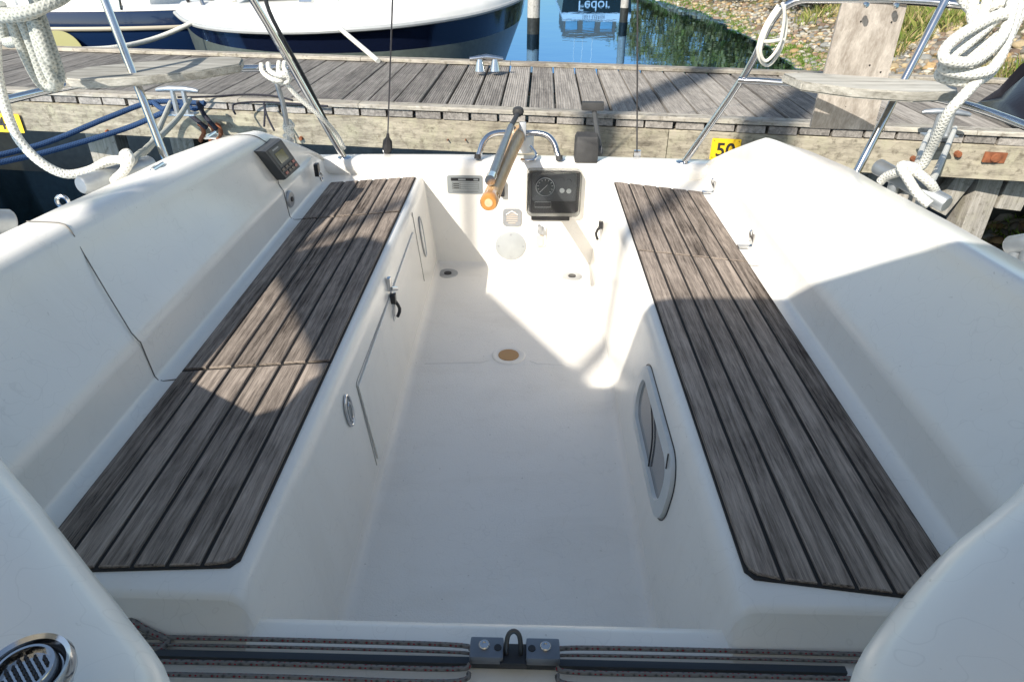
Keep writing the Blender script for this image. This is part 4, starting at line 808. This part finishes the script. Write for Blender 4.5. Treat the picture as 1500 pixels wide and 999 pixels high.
M0=frame((cx_-.1,yb-.006,zw+.26),(1,0,0),(0,0,1))
text('Fedor',.46,'boat_name',WHITEP,M0,CR,ext=.004); text('1051 LOADI',.15,'registration',INK,frame((cx_-.1,yb-.036,zw+.61),(1,0,0),(0,0,1)),CR,ext=.003)
m=MB(); 
for x in(-.65,-.35,.0): m.tube([(cx_+x,yb+1,zw+1.3),(cx_+x+.03,yb+1,zw+3.2)],.012,6)
m.build('aerials',WHITEP,CR)
# pilings in water
def piling(px,py,Yd,r,label):
    p=atz(px,py,-.6); m=MB(); m.tube([(p.x,p.y,-2),(p.x,p.y,-.3),(p.x+.01,p.y,2.6)],[r,r,r*.93],14,smooth=3); o=m.build('mooring_pile',PILEW,None,origin=(p.x,p.y,-.6)); tag(o,label,'mooring pile','wooden mooring piles')
    m=MB(); m.tube([(p.x,p.y,-1.2),(p.x,p.y,-.28)],r*1.015,14); m.build('wet_band',WETW,o)
piling(781,50,0,.135,'thicker grey wooden pile just right of the motor boat\'s bow'); piling(913,33,0,.10,'slimmer wooden pile standing in open water near the bank')
# masts added out of view up-sun to throw bands of shade on the jetty
def farmast(x,y,r,label,r0=.06):
    m=MB(); m.tube([(x,y,-.2),(x,y,6.6),(x,y,6.9),(x,y,11)],[r0,r0*.9,r,r*.9],14); o=m.build('added_shade_mast',ALU,None,origin=(x,y,-.2)); tag(o,label,'mast')
    m=MB(); m.tube([(x,y,1.2),(x,y-2.8,1.3)],[.14,.1],12); m.build('furled_sail',CANVAS,o)

def shadowmast(p,y,r,label): x=p.x-SUN.x/SUN.y*(p.y-y); farmast(x,y,r,label,.035 if r<.13 else .04)
shadowmast(Vector((.60,4.25,0)),-3.6,.115,'alloy mast added outside the view to the left to throw a shade band')
shadowmast(Vector((1.52,4.15,0)),-4.1,.14,'second alloy mast added outside the view to throw a shade band')
# ============================================================ WATER, BANK
m=MB(); m.add([(-900,-900,-.6),(900,-900,-.6),(900,1500,-.6),(-900,1500,-.6)],[(0,1,2,3)])
wm_,nt,b=newmat('harbour_water'); v=coords(nt,(1,1,1)); nt.nodes.remove(b); b=N(nt,'ShaderNodeBsdfGlossy'); b.inputs['Color'].default_value=(.20,.37,.60,1); b.inputs['Roughness'].default_value=.02; df=N(nt,'ShaderNodeBsdfDiffuse'); df.inputs[0].default_value=(.002,.006,.008,1); fr=N(nt,'ShaderNodeFresnel',IOR=1.33); mxs=N(nt,'ShaderNodeMixShader'); nt.links.new(fr.outputs[0],mxs.inputs[0]); nt.links.new(df.outputs[0],mxs.inputs[1]); nt.links.new(b.outputs[0],mxs.inputs[2]); nt.links.new(mxs.outputs[0],nt.nodes['Material Output'].inputs[0])
n1=N(nt,'ShaderNodeTexNoise',Scale=1.1,Detail=3.0,Distortion=.4); nt.links.new(v,n1.inputs['Vector']); n2=N(nt,'ShaderNodeTexNoise',Scale=7.0,Detail=2.0); nt.links.new(v,n2.inputs['Vector'])
ad=N(nt,'ShaderNodeMath',operation='MULTIPLY_ADD'); ad.inputs[1].default_value=.12; nt.links.new(n2.outputs[0],ad.inputs[0]); nt.links.new(n1.outputs[0],ad.inputs[2])
bp=N(nt,'ShaderNodeBump',Strength=.05,Distance=.10); nt.links.new(ad.outputs[0],bp.inputs['Height']); nt.links.new(bp.outputs[0],b.inputs['Normal'])
tag(m.build('water',wm_),kind='structure')
SHO=[(-6,3.2),(3,3.3),(5,3.5),(7,3.95),(9,4.35),(12.2,4.6),(15,4.85),(21.3,5.0),(24.6,4.3),(34,2.6),(60,0.),(200,-12)]
def shore(y): return interp(y,SHO)+.25*noise.noise((y*.6,0,0))+.08*noise.noise((y*2.6,4,0))
def hgt(y,d):
    h=-.6+ (d*.36 if d<1.6 else .576+(d-1.6)*.22)
    h=min(h,1.0+.1*noise.noise((y*.3,d*.3,0))); return h+.05*noise.noise((y*1.5,d*1.5,3))*(1 if d>0 else 1)
ds=[-3,-1.5,-.6,-.2,.0,.2,.5,.8,1.2,1.6,2,2.6,3.2,4,5,6.5,9,14,30,120,800]
yy=list(np.concatenate([np.arange(-6,30,.4),np.arange(30,200,6),[400,900]]))
m=MB(); m.grid([[(shore(y)+d,y,hgt(y,d)) for d in ds] for y in yy])
bm_,nt,b=newmat('bank_earth'); v=coords(nt); nz=N(nt,'ShaderNodeTexNoise',Scale=2.5,Detail=8.0); nt.links.new(v,nz.inputs['Vector'])
r=ramp(nt,nz.outputs[0],[(.35,(.05,.06,.02)),(.5,(.13,.11,.06)),(.65,(.12,.13,.04))]); nt.links.new(r.outputs[0],b.inputs['Base Color']); b.inputs['Roughness'].default_value=.95
tag(m.build('bank',bm_),kind='structure')
# stones
bmx=bmesh.new(); bmesh.ops.create_icosphere(bmx,subdivisions=1,radius=1); iv=np.array([v.co[:] for v in bmx.verts]); fi=np.array([[v.index for v in f.verts] for f in bmx.faces]); bmx.free()
bmx=bmesh.new(); bmesh.ops.create_icosphere(bmx,subdivisions=2,radius=1); iv=np.array([v.co[:] for v in bmx.verts]); fi=np.array([[v.index for v in f.verts] for f in bmx.faces]); bmx.free()
nst=9000; V=np.zeros((nst,len(iv),3)); CC=np.zeros((nst,3)); 
pal=np.array([(.33,.27,.19),(.36,.33,.26),(.20,.18,.15),(.42,.33,.20),(.25,.25,.23),(.38,.26,.13),(.46,.43,.36),(.24,.17,.12)])
k=0
while k<nst:
    y=rng.uniform(4.2,26) if rng.random()<.6 else rng.uniform(4.2,12); d=abs(rng.normal(.9,.95))-.15
    if d>3.4: continue
    s=rng.uniform(.025,.06)*(1.5 if rng.random()<.06 else 1); x=shore(y)+d; z=hgt(y,d)+s*.25
    sc=np.array([rng.uniform(.8,1.4),rng.uniform(.8,1.4),rng.uniform(.5,.85)])*s
    a=rng.uniform(0,6.28); R3=np.array([[math.cos(a),-math.sin(a),0],[math.sin(a),math.cos(a),0],[0,0,1]])
    pv=iv*(1+.16*np.sin(iv@rng.normal(0,2,3)+rng.uniform(0,6))[:,None]+.10*np.sin(iv@rng.normal(0,4,3))[:,None])
    V[k]=(pv*sc)@R3.T+[x,y,z]; CC[k]=pal[rng.integers(len(pal))]*rng.uniform(.5,1.1); k+=1
def bigmesh(name,verts,faces,colors,mat,smooth=True):
    me=bpy.data.meshes.new(name); me.vertices.add(len(verts)); me.vertices.foreach_set('co',verts.ravel()); nf,kk=faces.shape
    me.loops.add(nf*kk); me.loops.foreach_set('vertex_index',faces.ravel()); me.polygons.add(nf); me.polygons.foreach_set('loop_start',np.arange(0,nf*kk,kk)); me.polygons.foreach_set('loop_total',np.full(nf,kk))
    me.polygons.foreach_set('use_smooth',np.full(nf,smooth)); me.update(calc_edges=True)
    ca=me.color_attributes.new('Col','FLOAT_COLOR','POINT'); ca.data.foreach_set('color',np.concatenate([colors,np.ones((len(colors),1))],1).ravel())
    me.materials.append(mat); o=bpy.data.objects.new(name,me); COL.objects.link(o); return o
def attrmat(n,rough,noisec=0):
    m,nt,b=newmat(n); a=N(nt,'ShaderNodeAttribute',attribute_name='Col'); 
    nz=N(nt,'ShaderNodeTexNoise',Scale=30.0,Detail=4.0); v=coords(nt); nt.links.new(v,nz.inputs['Vector']); mr=N(nt,'ShaderNodeMapRange'); mr.inputs[3].default_value=.7; mr.inputs[4].default_value=1.3; nt.links.new(nz.outputs[0],mr.inputs[0])
    vm=N(nt,'ShaderNodeVectorMath',operation='SCALE'); nt.links.new(a.outputs['Color'],vm.inputs[0]); nt.links.new(mr.outputs[0],vm.inputs['Scale']); nt.links.new(vm.outputs[0],b.inputs['Base Color'])
    b.inputs['Roughness'].default_value=rough; b.inputs['Specular IOR Level'].default_value=.25; return m
fs=(fi[None]+ (np.arange(nst)*len(iv))[:,None,None]).reshape(-1,3)
o=bigmesh('shore_stones',V.reshape(-1,3),fs,np.repeat(CC,len(iv),0),attrmat('stone',.85)); tag(o,'rounded tan and grey stones covering the bank above the waterline','stones',kind='stuff')
# grass blades
nb=95000; gv=np.zeros((nb,4,3)); gc=np.zeros((nb,3)); k=0
gp=np.array([(.16,.17,.04),(.24,.21,.08),(.34,.28,.13),(.10,.13,.03),(.20,.20,.06),(.13,.19,.03)])
while k<nb:
    y=rng.uniform(4.2,34) if rng.random()<.7 else rng.uniform(4.2,14); r=rng.random()
    if r<.22: d=rng.normal(.08,.13); h=rng.uniform(.03,.09); col=np.array((.12,.19,.03))
    else:
        d=rng.uniform(.7,8.5); w_=noise.noise((y*.55,d*.8,1.7)); 
        if w_<.05-(d-1.5)*.16: continue
        h=rng.uniform(.08,.30)*(1 if d<2.6 else 1.6)*(.6+w_) ; h=max(.08,h); col=gp[rng.integers(6)]
    x=shore(y)+d; z=hgt(y,d)-.01; a=rng.uniform(0,6.28); wd=.0028+.004*y/10; lx,ly=rng.normal(0,.35,2)*h
    px_,py_=math.cos(a)*wd,math.sin(a)*wd
    gv[k]=[(x-px_,y-py_,z),(x+px_,y+py_,z),(x+lx*.4+px_*.7,y+ly*.4+py_*.7,z+h*.6),(x+lx,y+ly,z+h)]; gc[k]=col*rng.uniform(.6,1.3); k+=1
fs=(np.array([[0,1,2],[0,2,3]])[None]+(np.arange(nb)*4)[:,None,None]).reshape(-1,3)
o=bigmesh('bank_grass',gv.reshape(-1,3),fs,np.repeat(gc,4,0),attrmat('grass',.8),False); tag(o,'dry olive grass and weeds growing between the stones of the bank','grass',kind='stuff')
# shrubs further along the bank (mostly seen mirrored)
for i,(x,y,R,H) in enumerate(((6.6,17,1.3,1.9),(6.3,21,1.5,2.1),(6.0,25,1.5,2.4),(5.2,30,1.7,2.4))):
    nl=5200; c=rng.normal(0,1,(nl,3)); c/=np.linalg.norm(c,axis=1)[:,None]; rr=rng.uniform(.45,1,nl)**.6; lump=1+.28*np.sin(c[:,0]*5+i)*np.cos(c[:,1]*4+c[:,2]*6+i)
    P=c*(rr*lump)[:,None]*[R,R*1.3,H*.55]; P[:,2]=np.abs(P[:,2]+H*.35); P+= [x,y,.1]
    t1=rng.normal(0,1,(nl,3)); t1/=np.linalg.norm(t1,axis=1)[:,None]; t2=np.cross(t1,rng.normal(0,1,(nl,3))); t2/=np.linalg.norm(t2,axis=1)[:,None]
    L=rng.uniform(.04,.11,nl)[:,None]; q=np.stack([P-t1*L,P+t2*L*.4,P+t1*L,P-t2*L*.4],1).reshape(-1,3)
    cc=np.array([(.26,.22,.07),(.32,.25,.11),(.18,.18,.04)])[rng.integers(3,size=nl)]*rng.uniform(.7,1.5,(nl,1)); fs=np.arange(nl*4).reshape(-1,4)
    e=empty('shrub',(x,y,.1),['low olive shrub nearest along the bank behind the stones','second low shrub along the bank behind the stones','third shrub along the bank near the far pile','farthest shrub on the bank'][i],'shrub','shrubs along the bank')
    o=bigmesh('foliage',q-np.array([x,y,.1]),fs,np.repeat(cc,4,0),bpy.data.materials['grass'],False); o.parent=e
    m=MB(); 
    for a in range(4): m.tube([(x,y,-.3),(x+.3*math.cos(a*1.6),y+.3*math.sin(a*1.6),H*.6)],[.05,.015],6)
    m.build('stem',BARK,e)
# ============================================================ LIGHT
w=bpy.data.worlds.new('World'); S.world=w; w.use_nodes=True; nt=w.node_tree; bg=nt.nodes['Background']
sk=nt.nodes.new('ShaderNodeTexSky'); sk.sky_type='NISHITA'; sk.sun_disc=False
sd=-SUN.normalized(); el=math.asin(sd.z); sk.sun_elevation=el; sk.sun_rotation=math.atan2(sd.x,sd.y); sk.ozone_density=1.3; sk.air_density=1.0; sk.dust_density=.6
tn=nt.nodes.new('ShaderNodeMix'); tn.data_type='RGBA'; tn.blend_type='MULTIPLY'; tn.inputs['Factor'].default_value=1; tn.inputs['B'].default_value=(1.06,1.0,.90,1); nt.links.new(sk.outputs[0],tn.inputs['A']); nt.links.new(tn.outputs['Result'],bg.inputs[0]); bg.inputs[1].default_value=.13
ld=bpy.data.lights.new('sun','SUN'); ld.energy=4.7; ld.angle=rad(.53); ld.color=(1,.94,.85); lo=bpy.data.objects.new('sun',ld); COL.objects.link(lo); lo.rotation_euler=SUN.to_track_quat('-Z','Y').to_euler(); lo.location=(-5,-10,10)
S.view_settings.view_transform='Standard'; S.view_settings.look='None'; S.view_settings.exposure=.68; S.view_settings.gamma=1
S.render.engine='CYCLES'; S.cycles.max_bounces=8; S.cycles.use_denoising=True
